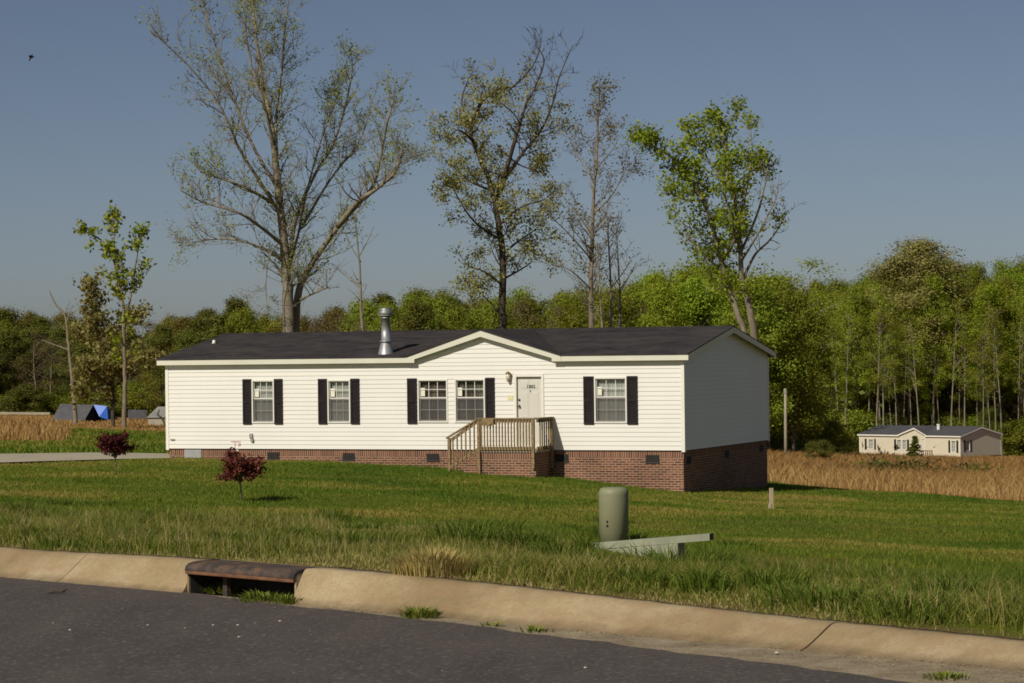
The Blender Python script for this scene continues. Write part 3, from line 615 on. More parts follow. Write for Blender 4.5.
post=lambda x,y,z0,z1:(lambda m:(m.box(x-.043,x+.043,y-.043,y+.043,z0,z1),m.build('post',M['wood'],porch,bevel=.006)))(MB())
ya=-PD-.055
xA=px0+.0; xB=px1-.05; xS=sx0
post(xA,ya,FZ-1.0,RT-.02); post(xB,ya,FZ-.45,RT-.02); post(px1+.05,-.13,FZ-.5,RT-.02)
zS=fx(450.5,438,-PD)[1]+ZB; post(xS,ya,zS-1.1,zS)
m=MB(); m.box(xA-.06,xB+.08,ya-.06,ya+.06,RT-.02,RT+.02); m.box(xA+.05,xB-.05,ya-.02,ya+.02,RT-.11,RT-.021); m.build('handrail',M['wood'],porch)
m=MB(); m.box(px1-.01,px1+.11,ya+.061,-.05,RT-.02,RT+.02); m.box(px1+.03,px1+.07,ya+.06,-.19,RT-.11,RT-.021); m.build('handrail',M['wood'],porch)
BR=FZ+.11
m=MB(); m.box(xA+.05,xB-.05,ya-.02,ya+.02,BR-.045,BR+.045); m.build('bottom_rail',M['wood'],porch)
m=MB(); m.box(px1+.03,px1+.07,ya+.06,-.19,BR-.045,BR+.045); m.build('bottom_rail',M['wood'],porch)
m=MB(); m.bar((xS-.08,ya,zS+.0),(xA,ya,RT+.0),.12,.04); m.bar((xS+.05,ya,zS-.06),(xA-.05,ya,RT-.085),.04,.09); m.build('handrail',M['wood'],porch)
drp=.86
m=MB(); m.bar((xS+.02,ya,zS-drp+.02),(xA-.03,ya,RT-drp),.04,.09); m.build('bottom_rail',M['wood'],porch)
nb=17
for i in range(nb):
    x=xA+.05+(xB-xA-.1)*(i+.5)/nb; m=MB(); m.box(x-.018,x+.018,ya-.056,ya-.021,BR-.05,RT-.03); m.build('baluster',M['wood'],porch)
for i in range(6):
    y=ya+.1+(-.2-ya-.1)*(i+.5)/6; m=MB(); m.box(px1+.071,px1+.105,y-.018,y+.018,BR-.05,RT-.03); m.build('baluster',M['wood'],porch)
for i in range(6):
    f=(i+.5)/6; x=xS+.06+(xA-xS-.12)*f; zt=zS+(RT-zS)*f; m=MB(); m.box(x-.018,x+.018,ya-.056,ya-.021,zt-drp+.0,zt-.03); m.build('baluster',M['wood'],porch)
x,z=B(490,422,-PD); m=MB(); m.box(x-.17,x+.17,ya-.11,ya-.06,z-.10,z+.09); m.tube([(x-.15,ya-.1,z+.0),(x,ya-.14,z-.13),(x+.15,ya-.1,z)],.018,6); m.build('mail_basket',M['wood'],porch)

# ------------------------------------------------------------------ tree building
def cat(pts,n=5):
    P=[Vector(p) for p in pts]; out=[]
    for i in range(len(P)-1):
        a=P[max(i-1,0)];b=P[i];c=P[i+1];d=P[min(i+2,len(P)-1)]
        for k in range(n):
            t=k/n; out.append(.5*((2*b)+(c-a)*t+(2*a-5*b+4*c-d)*t*t+(3*b-a-3*c+d)*t**3))
    out.append(P[-1]); return out
def leaves_mesh(name,cen,size,mat,parent,seed=0,nrm=None):
    g=np.random.default_rng(seed); N=len(cen)
    if N==0: return None
    cen=np.asarray(cen); sz=np.asarray(size) if hasattr(size,'__len__') else np.full(N,size); sz=sz*g.uniform(.6,1.35,N)
    nn_=g.normal(size=(N,3))*.75+(np.array([0,0,.5]) if nrm is None else nrm); nn_/=np.linalg.norm(nn_,axis=1)[:,None]+1e-9; a=g.normal(size=(N,3)); a-=nn_*np.sum(a*nn_,1)[:,None]; a/=np.linalg.norm(a,axis=1)[:,None]; b=np.cross(nn_,a)
    a=a*sz[:,None]*.5; b=b*sz[:,None]*.33
    V=np.stack([cen-a,cen+b,cen+a,cen-b],1).reshape(-1,3)
    nrm=np.cross(a,b); nrm/=np.linalg.norm(nrm,axis=1)[:,None]+1e-9; V=V.reshape(N,4,3); V[:,1]+=nrm*sz[:,None]*.12; V[:,3]+=nrm*sz[:,None]*.12; V=V.reshape(-1,3)
    return np_mesh(name,V,np.arange(4*N),np.full(N,4),mat,None,parent)
def limb_tree(kind,label,Y,limbs,bark,leafmat_,seed,base=None,density=1.,twig_len=1.6,nleaf=5,leafsz=.13,bare=(),sub=3.2,spread=1.0,cat_='tree',shell=.22,group=None,leaf_p=.8,n2=5,upbias=.35,bare_top=None):
    """limbs: (points [(px,py,dy)], r0, r1, leafy 0..1) in metres of radius, traced at distance Y"""
    R=random.Random(seed); b0=limbs[0][0][0]; p0=at(b0[0],b0[1],Y+b0[2]); gx=p0.x
    gz_=h1(p0.x,p0.y)
    root=empty(kind,(p0.x,p0.y,gz_),0,label,cat_,group); ro=Vector((p0.x,p0.y,gz_))
    m=MB(); tw=MB(); L=[]; 
    for pts,r0,r1,leafy in limbs:
        W_=[at(a,b,Y+c)-ro for a,b,c in pts]
        if pts is limbs[0][0]: W_=[Vector((W_[0].x,W_[0].y,-.3))]+W_ if W_[0].z>.2 else W_
        cp=cat(W_,5); n=len(cp)
        jit=[Vector((R.gauss(0,1),R.gauss(0,1),R.gauss(0,.6)))*min(r0*.05,.012) for _ in cp]
        cp=[p+j*(0 if i==0 else 1) for i,(p,j) in enumerate(zip(cp,jit))]
        rad=[r0+(r1-r0)*(i/(n-1))**.8 for i in range(n)]; m.tube(cp,rad,8 if r0>.1 else 5)
        tot=sum((cp[i+1]-cp[i]).length for i in range(n-1)); cnt=int(tot*sub*density)
        for _ in range(cnt):
            t=R.uniform(.16,1)**.8; i=min(int(t*(n-1)),n-2); p=cp[i].lerp(cp[i+1],t*(n-1)-i); d=(cp[i+1]-cp[i]).normalized()
            lf=R.random()<leafy*1.4
            rr=rad[i]; ln=twig_len*(1.15-t*.55)*R.uniform(.5,1.2)
            q=Vector((R.gauss(0,1),R.gauss(0,1),R.gauss(0,.7))); q=(q-d*q.dot(d)).normalized()
            dd=(d*.65+q*spread*R.uniform(.6,1.2)+Vector((0,0,upbias))).normalized(); pp=[p]
            for k in range(4):
                dd=(dd+Vector((R.gauss(0,.17),R.gauss(0,.17),R.gauss(.05,.15)))).normalized(); pp.append(pp[-1]+dd*ln/4)
            tr_=min(rr*.45,.035); tw.tube(pp,[tr_,tr_*.8,tr_*.6,tr_*.45,.006],4,False)
            for _2 in range(n2):
                t2=R.uniform(.25,1); i2=min(int(t2*4),3); s0=pp[i2].lerp(pp[i2+1],t2*4-i2); q=Vector((R.gauss(0,1),R.gauss(0,1),R.gauss(.3,1))).normalized(); dd2=(dd*.7+q*.9).normalized(); l2=ln*R.uniform(.2,.45)
                e1=s0+dd2*l2*.5+Vector((0,0,R.gauss(0,.03))); e2=e1+(dd2+Vector((R.gauss(0,.3),R.gauss(0,.3),.2))).normalized()*l2*.5
                tw.tube([s0,e1,e2],[.010,.008,.004],3,False)
                if lf and R.random()<leaf_p*(1 if bare_top is None else max(0,min(1,(bare_top-e1.z)/3+.08))):
                    for _3 in range(nleaf):
                        f=R.uniform(.3,1.1); c=e1.lerp(e2,f); L.append((c.x+R.gauss(0,shell*.7),c.y+R.gauss(0,shell*.7),c.z+R.gauss(0,shell*.6)))
    n0=len(m.v); m.v+=tw.v; m.f+=[tuple(i+n0 for i in f) for f in tw.f]; m.build('trunk',bark,root,True)
    if L: leaves_mesh('crown',L,leafsz,leafmat_,root,seed=seed)
    return root
# A: the big forked tree left of the flue
limb_tree('shade_tree','tallest tree with forked trunk and wide sparse branches behind the left half of the roof',96,[
 ([(289,350,0),(288,300,0),(286,270,0),(282,225,0),(277,180,0),(272,130,0),(262,80,1),(255,30,1),(250,-20,1.5)],.29,.03,.5),
 ([(296,350,.5),(296,320,.5),(299,290,.5),(309,268,.5),(324,246,.5),(342,222,0),(370,190,-.5),(379,165,-1),(388,120,-1.5),(395,95,-1.5)],.18,.025,.45),
 ([(286,290,0),(291,262,.5),(298,235,1),(305,200,1.5),(318,150,2),(332,110,2.5),(345,75,3)],.08,.014,.4),
 ([(288,270,0),(291,245,1),(297,215,2),(313,178,2),(335,140,2.5),(350,85,3),(352,60,3)],.12,.02,.4),
 ([(338,226,-.2),(360,200,-1.5),(375,190,-2),(395,172,-2.5),(402,150,-3)],.12,.03,.4),
 ([(283,245,0),(262,228,-1),(237,212,-2),(205,203,-2),(180,190,-2.5)],.085,.018,.3),
 ([(284,262,0),(262,248,1),(235,240,1.5),(205,240,2),(183,247,2)],.065,.014,.25),
 ([(281,215,0),(262,185,-1),(240,150,-1.5),(228,122,-2),(213,95,-2),(185,62,-2.5),(152,32,-3)],.085,.015,.35),
 ([(279,190,0),(255,150,1),(238,110,1.5),(222,65,2),(208,20,2),(200,-15,2)],.08,.014,.4),
 ([(278,175,0),(276,120,1),(282,70,1),(285,30,1),(290,-10,1)],.08,.014,.4),
 ([(275,150,0),(263,100,-1),(250,60,-1),(246,20,-1),(252,-10,-1)],.065,.014,.5),
 ([(276,205,0),(250,190,-1.5),(225,180,-2),(200,172,-2)],.08,.02,.6),
 ([(303,225,1),(330,180,2.5),(360,140,3),(372,100,3)],.065,.014,.4),
 ([(364,200,-.6),(385,180,-1),(398,165,-1),(408,158,-1)],.06,.015,.7),
 ([(282,240,0),(270,255,-1),(266,285,-1),(268,315,-1)],.03,.015,.0),
 ([(299,300,.4),(312,294,-1),(328,287,-1.5)],.05,.03,.0),
 ],M['bark_light'],M['leaf_spring'],11,twig_len=1.65,nleaf=8,leafsz=.085,sub=5.0,leaf_p=.6,n2=8)
# B: thin bare tree
limb_tree('bare_sapling','thin leafless young tree standing between the tall forked tree and the metal flue',112,[
 ([(363,345,0),(361,310,0),(360,270,0),(357,240,0),(355,212,0)],.10,.02,.1),([(361,262,0),(352,248,0),(346,235,0)],.03,.012,.0),([(360,255,0),(368,240,0),(374,226,0)],.03,.012,.0),([(361,290,0),(348,278,.5),(336,268,.5)],.03,.012,.0)],
 M['bark_light'],M['leaf_brown'],12,twig_len=1.0,nleaf=2,sub=1.6,leafsz=.1,n2=2)
# C: yellow-olive leaning oak
limb_tree('oak','tall tree with yellowish young leaves and bare crooked top behind the porch gable',98,[
 ([(503,350,0),(502,310,0),(503,270,0),(501,240,0),(494,200,0),(487,175,0),(476,150,0),(471,130,0),(480,105,0),(497,90,0),(515,85,.5),(535,62,.5),(541,38,.5)],.18,.015,.8),
 ([(494,202,0),(507,175,1),(525,150,1),(541,130,1),(552,105,1),(560,75,1),(573,45,1)],.10,.015,.45),
 ([(503,182,0),(515,140,-1),(524,110,-1),(536,85,-1),(544,60,-1),(535,45,-1)],.10,.012,.3),
 ([(501,240,0),(478,225,-1),(462,205,-1.5),(452,185,-1.5)],.06,.02,1),([(501,255,0),(520,240,1),(538,228,1.5)],.06,.02,1),([(502,285,0),(485,272,-1),(468,266,-1)],.05,.02,1),
 ([(502,280,0),(520,270,1),(532,262,1)],.05,.02,1),([(490,190,0),(468,180,1),(452,165,1)],.06,.02,1),([(473,140,0),(458,130,-1),(447,140,-1)],.05,.015,1),([(472,128,0),(462,105,1),(466,85,1),(472,75,1)],.05,.012,.8),
 ([(499,225,0),(520,208,0),(543,200,1)],.05,.02,1),([(505,320,0),(488,300,0),(478,292,0)],.05,.02,1),([(500,150,0),(520,165,1),(535,170,1)],.04,.02,.9)],
 M['bark_dark'],M['leaf_yellow'],13,twig_len=1.35,nleaf=24,leafsz=.105,sub=4.2,leaf_p=.85,spread=1.2,upbias=.1,bare_top=15.2)
# D: slender cluster
limb_tree('slender_tree','tallest of the slender brownish trees behind the roof right of the porch gable',108,[
 ([(592,345,0),(591,300,0),(592,240,0),(594,190,0),(597,150,0),(598,110,0),(600,92,0)],.15,.015,.6),([(592,235,0),(575,210,0),(562,195,0)],.04,.012,.5),([(592,215,0),(612,195,0),(628,165,1)],.05,.012,.5),([(592,260,0),(570,235,-1),(550,215,-1),(545,205,-1)],.04,.012,.6),
 ([(594,180,0),(580,160,1),(570,140,1),(562,135,1)],.03,.01,.5),([(595,170,0),(612,150,-1),(620,135,-1)],.03,.01,.5),([(592,290,0),(570,270,-1),(552,265,-1)],.04,.012,.3)],
 M['bark_mid'],M['leaf_olive'],14,twig_len=1.6,nleaf=7,leafsz=.10,sub=3.8,leaf_p=.75,n2=7)
limb_tree('slender_tree','thin straight bare brown trunk just right of the tallest slender tree',104,[([(611,345,0),(611,300,0),(609,250,0),(607,215,0)],.09,.02,.2),([(610,290,0),(625,270,0),(632,258,0)],.03,.01,.2)],M['bark_mid'],M['leaf_brown'],15,twig_len=1.1,nleaf=2,leafsz=.1,sub=2.5)
limb_tree('slender_tree','thin bare trunk with brown buds, rightmost of the slender trees behind the roof',110,[([(620,345,0),(620,300,0),(618,260,0),(616,225,0)],.09,.02,.4),([(619,290,0),(630,275,1),(636,262,1)],.03,.01,.3)],M['bark_mid'],M['leaf_brown'],16,twig_len=1.2,nleaf=2,leafsz=.1,sub=2.5)
limb_tree('slender_tree','short thin trunk crossing in front of the slender trees, between the two straightest',100,[([(603,345,0),(601,310,0),(599,275,0),(598,250,0)],.06,.015,.3)],M['bark_light'],M['leaf_brown'],17,twig_len=.9,nleaf=2,leafsz=.1,sub=2.5)
# E: green tree by the right gable
limb_tree('leafy_tree','bright leafy green tree with two pale trunks behind the right gable of the house',99,[
 ([(746,350,0),(738,315,0),(730,290,0),(722,265,0),(715,235,-.5),(703,200,-1),(690,180,-1),(675,160,-1.5),(655,148,-2),(638,140,-2)],.15,.025,1),
 ([(756,350,0),(750,310,0),(742,280,0),(740,245,0),(735,200,0),(728,160,0),(722,135,0),(716,118,0)],.155,.025,1),
 ([(742,282,0),(755,255,.5),(770,240,1),(782,222,1),(788,210,1)],.07,.015,.05),
 ([(742,250,0),(757,215,1),(765,185,1),(770,160,1),(776,175,1)],.06,.012,.15),
 ([(740,220,0),(748,180,-1),(752,150,-1),(750,128,-1)],.06,.015,.5),([(736,200,0),(715,170,1),(700,145,1),(692,125,1)],.06,.02,.8),
 ([(722,262,0),(735,235,-1),(725,195,-1),(730,160,-1)],.09,.02,1),([(730,285,0),(712,262,1),(695,245,1.5),(683,225,1.5)],.07,.02,.9),([(703,200,-1),(685,200,-2),(668,190,-2)],.05,.02,1),
 ([(733,190,0),(745,175,1),(756,170,1.5)],.05,.015,.8),([(722,140,0),(730,120,0),(738,112,0)],.04,.015,.9),([(741,262,0),(760,230,-1),(775,200,-1),(778,185,-1)],.05,.012,.1)],
 M['bark_light'],M['leaf_bright'],18,twig_len=.95,nleaf=15,leafsz=.135,sub=4.4,leaf_p=.8,spread=1.1,shell=.24,upbias=.1)
# F, G, H: left side trees
limb_tree('slim_tree','tall narrow bright green tree with leaves clinging to its stems, above the blue tarpaulin',205,[
 ([(124,417,0),(125,380,0),(124,340,0),(123,305,0),(118,280,0),(112,255,0),(101,240,0),(82,230,0)],.22,.05,1),([(124,330,0),(130,300,0),(134,275,1),(138,250,1),(141,228,1)],.12,.03,.9),([(121,300,0),(116,262,0),(114,235,0),(114,212,0)],.1,.03,.6)],
 M['bark_mid'],M['leaf_bright'],19,twig_len=1.5,nleaf=7,leafsz=.34,sub=1.9,shell=.3,leaf_p=.8)
limb_tree('yellow_tree','bushy yellow green tree left of the tall narrow tree, behind the blue tarpaulin',212,[
 ([(113,417,0),(112,380,0),(104,345,0),(96,315,0),(88,288,0)],.2,.04,.95),([(110,370,0),(95,350,2),(88,335,2)],.1,.03,1),([(110,385,0),(97,375,-2),(88,372,-2)],.1,.03,1),([(108,350,0),(120,330,1),(135,320,1)],.1,.03,1),([(112,390,0),(130,372,0),(142,360,0)],.1,.03,1),([(112,400,0),(95,400,0),(86,398,0)],.1,.03,1)],
 M['bark_dark'],M['leaf_yellow'],20,twig_len=2.1,nleaf=14,leafsz=.36,sub=3,shell=.45,leaf_p=.9)
limb_tree('dead_tree','dead grey tree with broken bare limbs, behind the grey roofed shelter',222,[
 ([(75,410,0),(71,370,0),(68,340,0),(65,315,0),(56,305,0),(49,290,0)],.22,.04,0),([(69,350,0),(55,345,0),(42,340,0)],.09,.03,0),([(66,325,0),(70,312,0),(74,305,0)],.06,.02,0)],
 M['bark_light'],M['leaf_brown'],21,twig_len=1.8,sub=.7,n2=2)

# woods: shared variants
def crown_variant(kind,Hh,cw,c0,nclump,leafn,leafsz,seed,trunk_r=.2,bark=None,leaf=None,conif=False,fork=False):
    R=random.Random(seed); g=np.random.default_rng(seed); m=MB()
    lean=R.uniform(-.05,.05)*Hh; tp=[Vector((0,0,-.6)),Vector((lean*.1,0,Hh*.25)),Vector((lean*.5,R.uniform(-.3,.3),Hh*.55)),Vector((lean,R.uniform(-.5,.5),Hh*.93))]
    cp=cat(tp,4); m.tube(cp,[trunk_r*(1-.85*i/(len(cp)-1)) for i in range(len(cp))],6); cen=[]
    nr=[]
    for k in range(nclump):
        t=R.random()**.85; z=Hh*(c0+(1-c0)*t)
        prof=(1-t) if conif else math.sin(math.pi*min(1,.12+t*.86))**.75
        rr=cw*prof*(R.random()**.45); a=R.uniform(0,6.283); ax=lean*z/Hh
        c=np.array([ax+rr*math.cos(a),rr*math.sin(a),z-(.15*rr if conif else 0)]); sr=cw*R.uniform(.15,.38)*(.5 if conif else 1)
        n=int(leafn*2.9*R.uniform(.6,1.4)); q=g.normal(size=(n,3)); q/=(np.linalg.norm(q,axis=1)[:,None]+1e-6); q*=(g.uniform(.05,1,n)**.5)[:,None]*sr*1.2*(1+.18*g.normal(size=(n,1)).clip(-1.5,1.5)); q[:,2]*=.85
        cen.append(c+q); nr.append(q/(np.linalg.norm(q,axis=1)[:,None]+1e-6)*1.0+np.array([0,0,.45])+(np.array([c[0]-ax,c[1],0])/(cw+1e-6))*.6)
        if k%2==0:
            zt=max(Hh*c0*.8,z-rr*.9); i=min(int(zt/Hh*len(cp)),len(cp)-1); m.tube([Vector((lean*zt/Hh,0,zt)),Vector(((ax+c[0])/2,c[1]/2,(zt+z)/2+.3)),Vector(c)],[trunk_r*.3,trunk_r*.2,.02],4,False)
    tm=m; V=np.concatenate(cen)
    o1=tm.build('trunk',bark,None,True); o2=leaves_mesh('crown',V,leafsz*.55,leaf,None,seed=seed,nrm=np.concatenate(nr))
    C.objects.unlink(o1); C.objects.unlink(o2); d=(o1.data,o2.data,Hh); bpy.data.objects.remove(o1); bpy.data.objects.remove(o2); return d
VB={}
def mkv(key,*args,**kw): VB[key]=[crown_variant(key,*args,seed=hash_(key)+i,**kw) for i in range(3)]
def hash_(s): return sum(ord(c)*(i+3) for i,c in enumerate(s))%9973
mkv('tall_bright',22,3.4,.36,62,85,.40,trunk_r=.24,bark=M['bark_light'],leaf=M['leaf_bright'])
mkv('tall_spring',23,3.3,.42,48,75,.38,trunk_r=.22,bark=M['bark_light'],leaf=M['leaf_spring'])
mkv('tall_mid',22,3.6,.30,70,85,.42,trunk_r=.26,bark=M['bark_mid'],leaf=M['leaf_mid'])
mkv('dark',15,3.2,.10,75,95,.36,trunk_r=.22,bark=M['bark_dark'],leaf=M['leaf_dark'])
mkv('round_green',13,3.4,.12,75,90,.34,trunk_r=.2,bark=M['bark_mid'],leaf=M['leaf_mid'])
mkv('round_bright',13,3.6,.08,80,95,.34,trunk_r=.2,bark=M['bark_mid'],leaf=M['leaf_bright'])
mkv('olive',13,3.3,.12,70,85,.33,trunk_r=.2,bark=M['bark_mid'],leaf=M['leaf_olive'])
mkv('yellow',24,4.4,.35,90,130,.36,trunk_r=.3,bark=M['bark_mid'],leaf=M['leaf_yellow'])
mkv('brown_bare',15,2.8,.25,42,38,.26,trunk_r=.17,bark=M['bark_mid'],leaf=M['leaf_brown'])
mkv('bush',4,2.4,.02,45,85,.28,trunk_r=.08,bark=M['bark_dark'],leaf=M['leaf_mid'])
mkv('darkbush',4,2.2,.02,45,85,.28,trunk_r=.08,bark=M['bark_dark'],leaf=M['leaf_dark'])
mkv('cone',5,1.0,.0,110,110,.2,trunk_r=.06,bark=M['bark_dark'],leaf=M['leaf_dark'],conif=True)
mkv('thin_pale',17,2.2,.5,26,26,.26,trunk_r=.14,bark=M['bark_light'],leaf=M['leaf_spring'])
LAB={'tall_bright':('bright green tree with a bare pale trunk below its crown','tall woodland tree'),'x':0}
cnt=0
def put(key,px,topy,Y,name,label,cat_,group,wide=1.0,dx=0,minh=None):
    global cnt
    R=random; v=VB[key][cnt%3]; cnt+=1
    g=at(px,400,Y); gz_=h1(g.x,Y); tz=at(px,topy,Y).z; hh=tz-gz_
    if minh: hh=max(hh,minh)
    s=hh/v[2]; sw=s**.5*wide if s<1 else s*wide
    root=empty(name,(g.x,Y,gz_),R.uniform(0,6.28),label,cat_,group,(sw,sw,s))
    for nm,me in (('trunk',v[0]),('crown',v[1])):
        o=bpy.data.objects.new(nm,me); C.objects.link(o); o.parent=root
    return root
R=random
KL={'tall_bright':'bright green tree with bare pale trunk','tall_spring':'light yellow green tree with slim trunk','tall_mid':'full mid green tree','thin_pale':'very thin pale trunk with few leaves','yellow':'large pale yellow green tree standing above its neighbours',
    'dark':'dark evergreen tree','round_green':'rounded mid green tree','round_bright':'rounded bright green tree','olive':'olive coloured tree','brown_bare':'brown twiggy tree coming into bud','bush':'green bush','darkbush':'dark green bush'}
KN={'tall_bright':'woodland_tree','tall_spring':'woodland_tree','tall_mid':'woodland_tree','thin_pale':'woodland_sapling','yellow':'woodland_tree','dark':'evergreen_tree','round_green':'round_tree','round_bright':'round_tree','olive':'round_tree','brown_bare':'budding_tree','bush':'bush','darkbush':'bush'}
def wood(key,px,ty,Y,where,wide=1.,**k):
    lab=KL[key]+' '+where; return put(key,px,ty,Y,KN[key],lab,'bush' if 'bush' in key else 'tree',lab,wide,**k)
# right woods
top_r=lambda px:np.interp(px,[740,790,830,880,925,960,1000,1060,1200],[292,285,282,272,262,270,268,266,262])
WR='in the woods behind the cream cottage'
for row,(Y,n,dy) in enumerate([(348,21,14),(362,21,8),(376,21,3),(392,19,0),(410,19,-2)]):
    for i in range(n):
        px=755+(1250-755)*(i+R.uniform(.15,.85))/n; key=R.choice(['tall_bright','tall_spring','tall_mid','tall_bright','tall_spring'] if row<3 else ['tall_bright','tall_mid','tall_mid'])
        wood(key,px,top_r(px)+dy+R.uniform(-5,12),Y+R.uniform(-6,6),WR,R.uniform(.85,1.2))
for px in [778,787,795,803,822,830,838,846,868,876,884,891,897,905,911,920,929,941,950,958,966,975,983,991,997,1003,1018,1026,1040,1052,1070]:
    wood('thin_pale',px+R.uniform(-2,2),R.uniform(300,350),337+R.uniform(-6,8),WR,1)
ytree=put('yellow',927,247,352,'spreading_tree','large pale yellow green tree rising highest above the woods on the right','tree',None,1.75)
put('thin_pale',798,262,300,'sparse_tree','thin see-through tree top showing against the sky right of the gable','tree',None,1.9)
for i in range(46):
    px=775+(1130-775)*(i+R.random())/46; wood(R.choice(['brown_bare','olive','olive','round_bright']),px,R.uniform(378,412),R.uniform(343,372),'under the tall woods behind the cottage',R.uniform(.8,1.2))
for i in range(34):
    px=775+(1130-775)*(i+R.random())/34; wood(R.choice(['bush','darkbush','bush']),px,R.uniform(415,440),R.uniform(338,352),'at the foot of the woods on the right',1.5)
for px,ty,Y,k in [(806,405,262,'bush'),(818,402,268,'bush'),(836,425,290,'bush'),(848,436,315,'darkbush'),(780,420,268,'darkbush'),(796,428,258,'darkbush'),(830,425,256,'bush'),(772,405,275,'bush'),(760,390,262,'bush')]:
    wood(k,px,ty,Y,'beside the bare utility pole',.85)
put('darkbush',819,441,190,'bush','small dark bush standing alone in the dry field right of the utility pole','bush',None,.9)
put('cone',914,436.5,283,'conical_evergreen','narrow dark evergreen in front of the far cream house','evergreen',None,1.9)
put('bush',797,392,252,'dogwood','small tree with white blossom beside the utility pole','tree',None,.6)
# middle, behind the roof
top_m=lambda px:np.interp(px,[150,200,235,262,300,340,380,400,440,470,500,540,600,640,665,690,720,760,800],[322,318,294,318,312,308,300,288,292,306,296,296,292,290,272,266,276,282,284])
def zone(px):
    if px<215: return ['olive','olive','dark']
    if px<270: return ['round_green','dark']
    if px<385: return ['olive','round_green','brown_bare']
    if px<470: return ['round_green','round_green','dark']
    if px<560: return ['olive','brown_bare','round_green']
    if px<640: return ['round_green','brown_bare','round_bright']
    if px<715: return ['round_bright']
    return ['round_bright','round_green','round_green']
for row,(Y,n,dy) in enumerate([(215,26,8),(243,26,2),(268,26,0)]):
    for i in range(n):
        px=(182 if Y<240 else 150)+(800-(182 if Y<240 else 150))*(i+R.uniform(.1,.9))/n; wood(R.choice(zone(px)),px,top_m(px)+dy+R.uniform(-3,7),Y+R.uniform(-8,8),'in the tree line behind the long roof',R.uniform(.75,1.15))
# left tree line
top_l=lambda px:np.interp(px,[-420,0,30,60,100,140,170,210],[312,312,310,318,322,325,318,312])
for row,(Y,n,dy) in enumerate([(285,26,22),(305,26,8),(325,26,0)]):
    for i in range(n):
        px=-420+(215+420)*(i+R.uniform(.1,.9))/n; ks=['dark','dark','round_green','olive'] if px<45 and row>0 else ['olive','brown_bare','round_green','brown_bare','dark']
        wood(R.choice(ks),px,top_l(px)+dy+R.uniform(-3,7),Y+R.uniform(-8,8),'in the tree line beyond the left field',R.uniform(1.0,1.4))
for i in range(38):
    px=-400+(630)*(i+R.random())/38; wood(R.choice(['darkbush','darkbush','bush']),px,R.uniform(385,400),R.uniform(272,284),'along the foot of the tree line on the left',1.5)
# far wood mass closing the gaps
def wood_mass(name,pts,hgt,n,leaf,seed,label):
    g=np.random.default_rng(seed); cen=[]
    for _ in range(n):
        t=g.random(); i=min(int(t*(len(pts)-1)),len(pts)-2); f=t*(len(pts)-1)-i; X_=pts[i][0]*(1-f)+pts[i+1][0]*f+g.normal()*3; Y_=pts[i][1]*(1-f)+pts[i+1][1]*f+g.normal()*5
        z=g.random()*hgt(t); cen.append((X_,Y_,z))
    cen=np.array(cen); cen[:,2]+=H(cen[:,0],cen[:,1]); cl=np.repeat(cen,26,0)+g.normal(size=(len(cen)*26,3))*np.array([1.3,1.3,.9])
    o=leaves_mesh(name,cl,.75,leaf,None,seed=seed); tag(o,label,'woodland',None,'stuff')
P_=lambda px,Y:(at(px,400,Y).x,Y)
wood_mass('far_woods',[P_(740,425),P_(900,430),P_(1260,430)],lambda t:19.5,3000,M['leaf_olive'],31,'dense shaded woodland filling the gaps behind the tall trees on the right')
wood_mass('far_woods',[P_(-450,345),P_(60,345),P_(240,340)],lambda t:10,1500,M['leaf_dark'],32,'dark woodland filling the gaps of the tree line beyond the left field')
wood_mass('far_woods',[P_(200,290),P_(500,290),P_(790,290)],lambda t:8,900,M['leaf_dark'],33,'dark woodland filling the gaps of the tree line behind the long roof')

# ------------------------------------------------------------------ far house
FY=math.radians(45); fd=300; fc=at(960.3,450,fd-3); fgz=h1(fc.x,fc.y); fL,fW=14.4,8.1
frl=Vector((fc.x,fc.y,0))+Vector((-math.cos(FY),math.sin(FY),0))*fL; zfb=at(960,457.0,fd-3).z; frl.z=zfb-ZB
fh=empty('cottage',frl,-FY,'small cream cottage with grey roof far across the dry grass field','house')
q=fL/102*1.0
def fxx(p): return to_local(frl,FY,p,450,1,0).x
fw=[(fxx(868.5),fxx(873.5),.65,1.85,2,'light',(fxx(865),fxx(866.8)),(fxx(874.5),fxx(876.0))),(fxx(896.8),fxx(901.3),.65,1.85,2,'light',(fxx(894.4),fxx(896.2)),None),(fxx(902.2),fxx(906.6),.65,1.85,2,'light',None,(fxx(907.3),fxx(909.2))),
    (fxx(951.3),fxx(955.8),.5,1.85,2,'light',(fxx(948.6),fxx(950.3)),(fxx(956.6),fxx(958.4)))]
fx_l,fx_p,fx_r=fxx(898),fxx(915),fxx(928)
build_house(fh,dict(L=fL,W=fW,zw=2.25,ze=2.42,zr=3.35,oe=.2,og=.2,skirt=1.8,dormer=(fx_l,fx_p,fx_r,3.3),ms=M['farside'],mt=M['trim'],mf=M['trim'],mr=M['farroof'],mb=M['brick'],mso=M['soldier'],win=fw,ewin=[(1.0,1.9,.6,1.85,2,'light')],door=(fxx(921.5),fxx(925.2),.05,2.05),hi=False))
v=Vector((fxx(926),2.5,ZB+2.9)); m=MB(); m.lathe([(.2,0),(.18,.62),(.22,.62),(.22,.75)],v,12); m.build('chimney',M['trim'],fh)
m=MB(); x=fxx(921)
for i in range(9): m.box(x+i*.3,x+i*.3+.08,-1.3,-1.2,ZB-.3,ZB+.65)
m.box(x,x+2.5,-1.32,-1.18,ZB+.65,ZB+.75); m.box(x,x+2.5,-1.3,0,ZB-.4,ZB-.3); m.build('porch',M['wood'],fh)

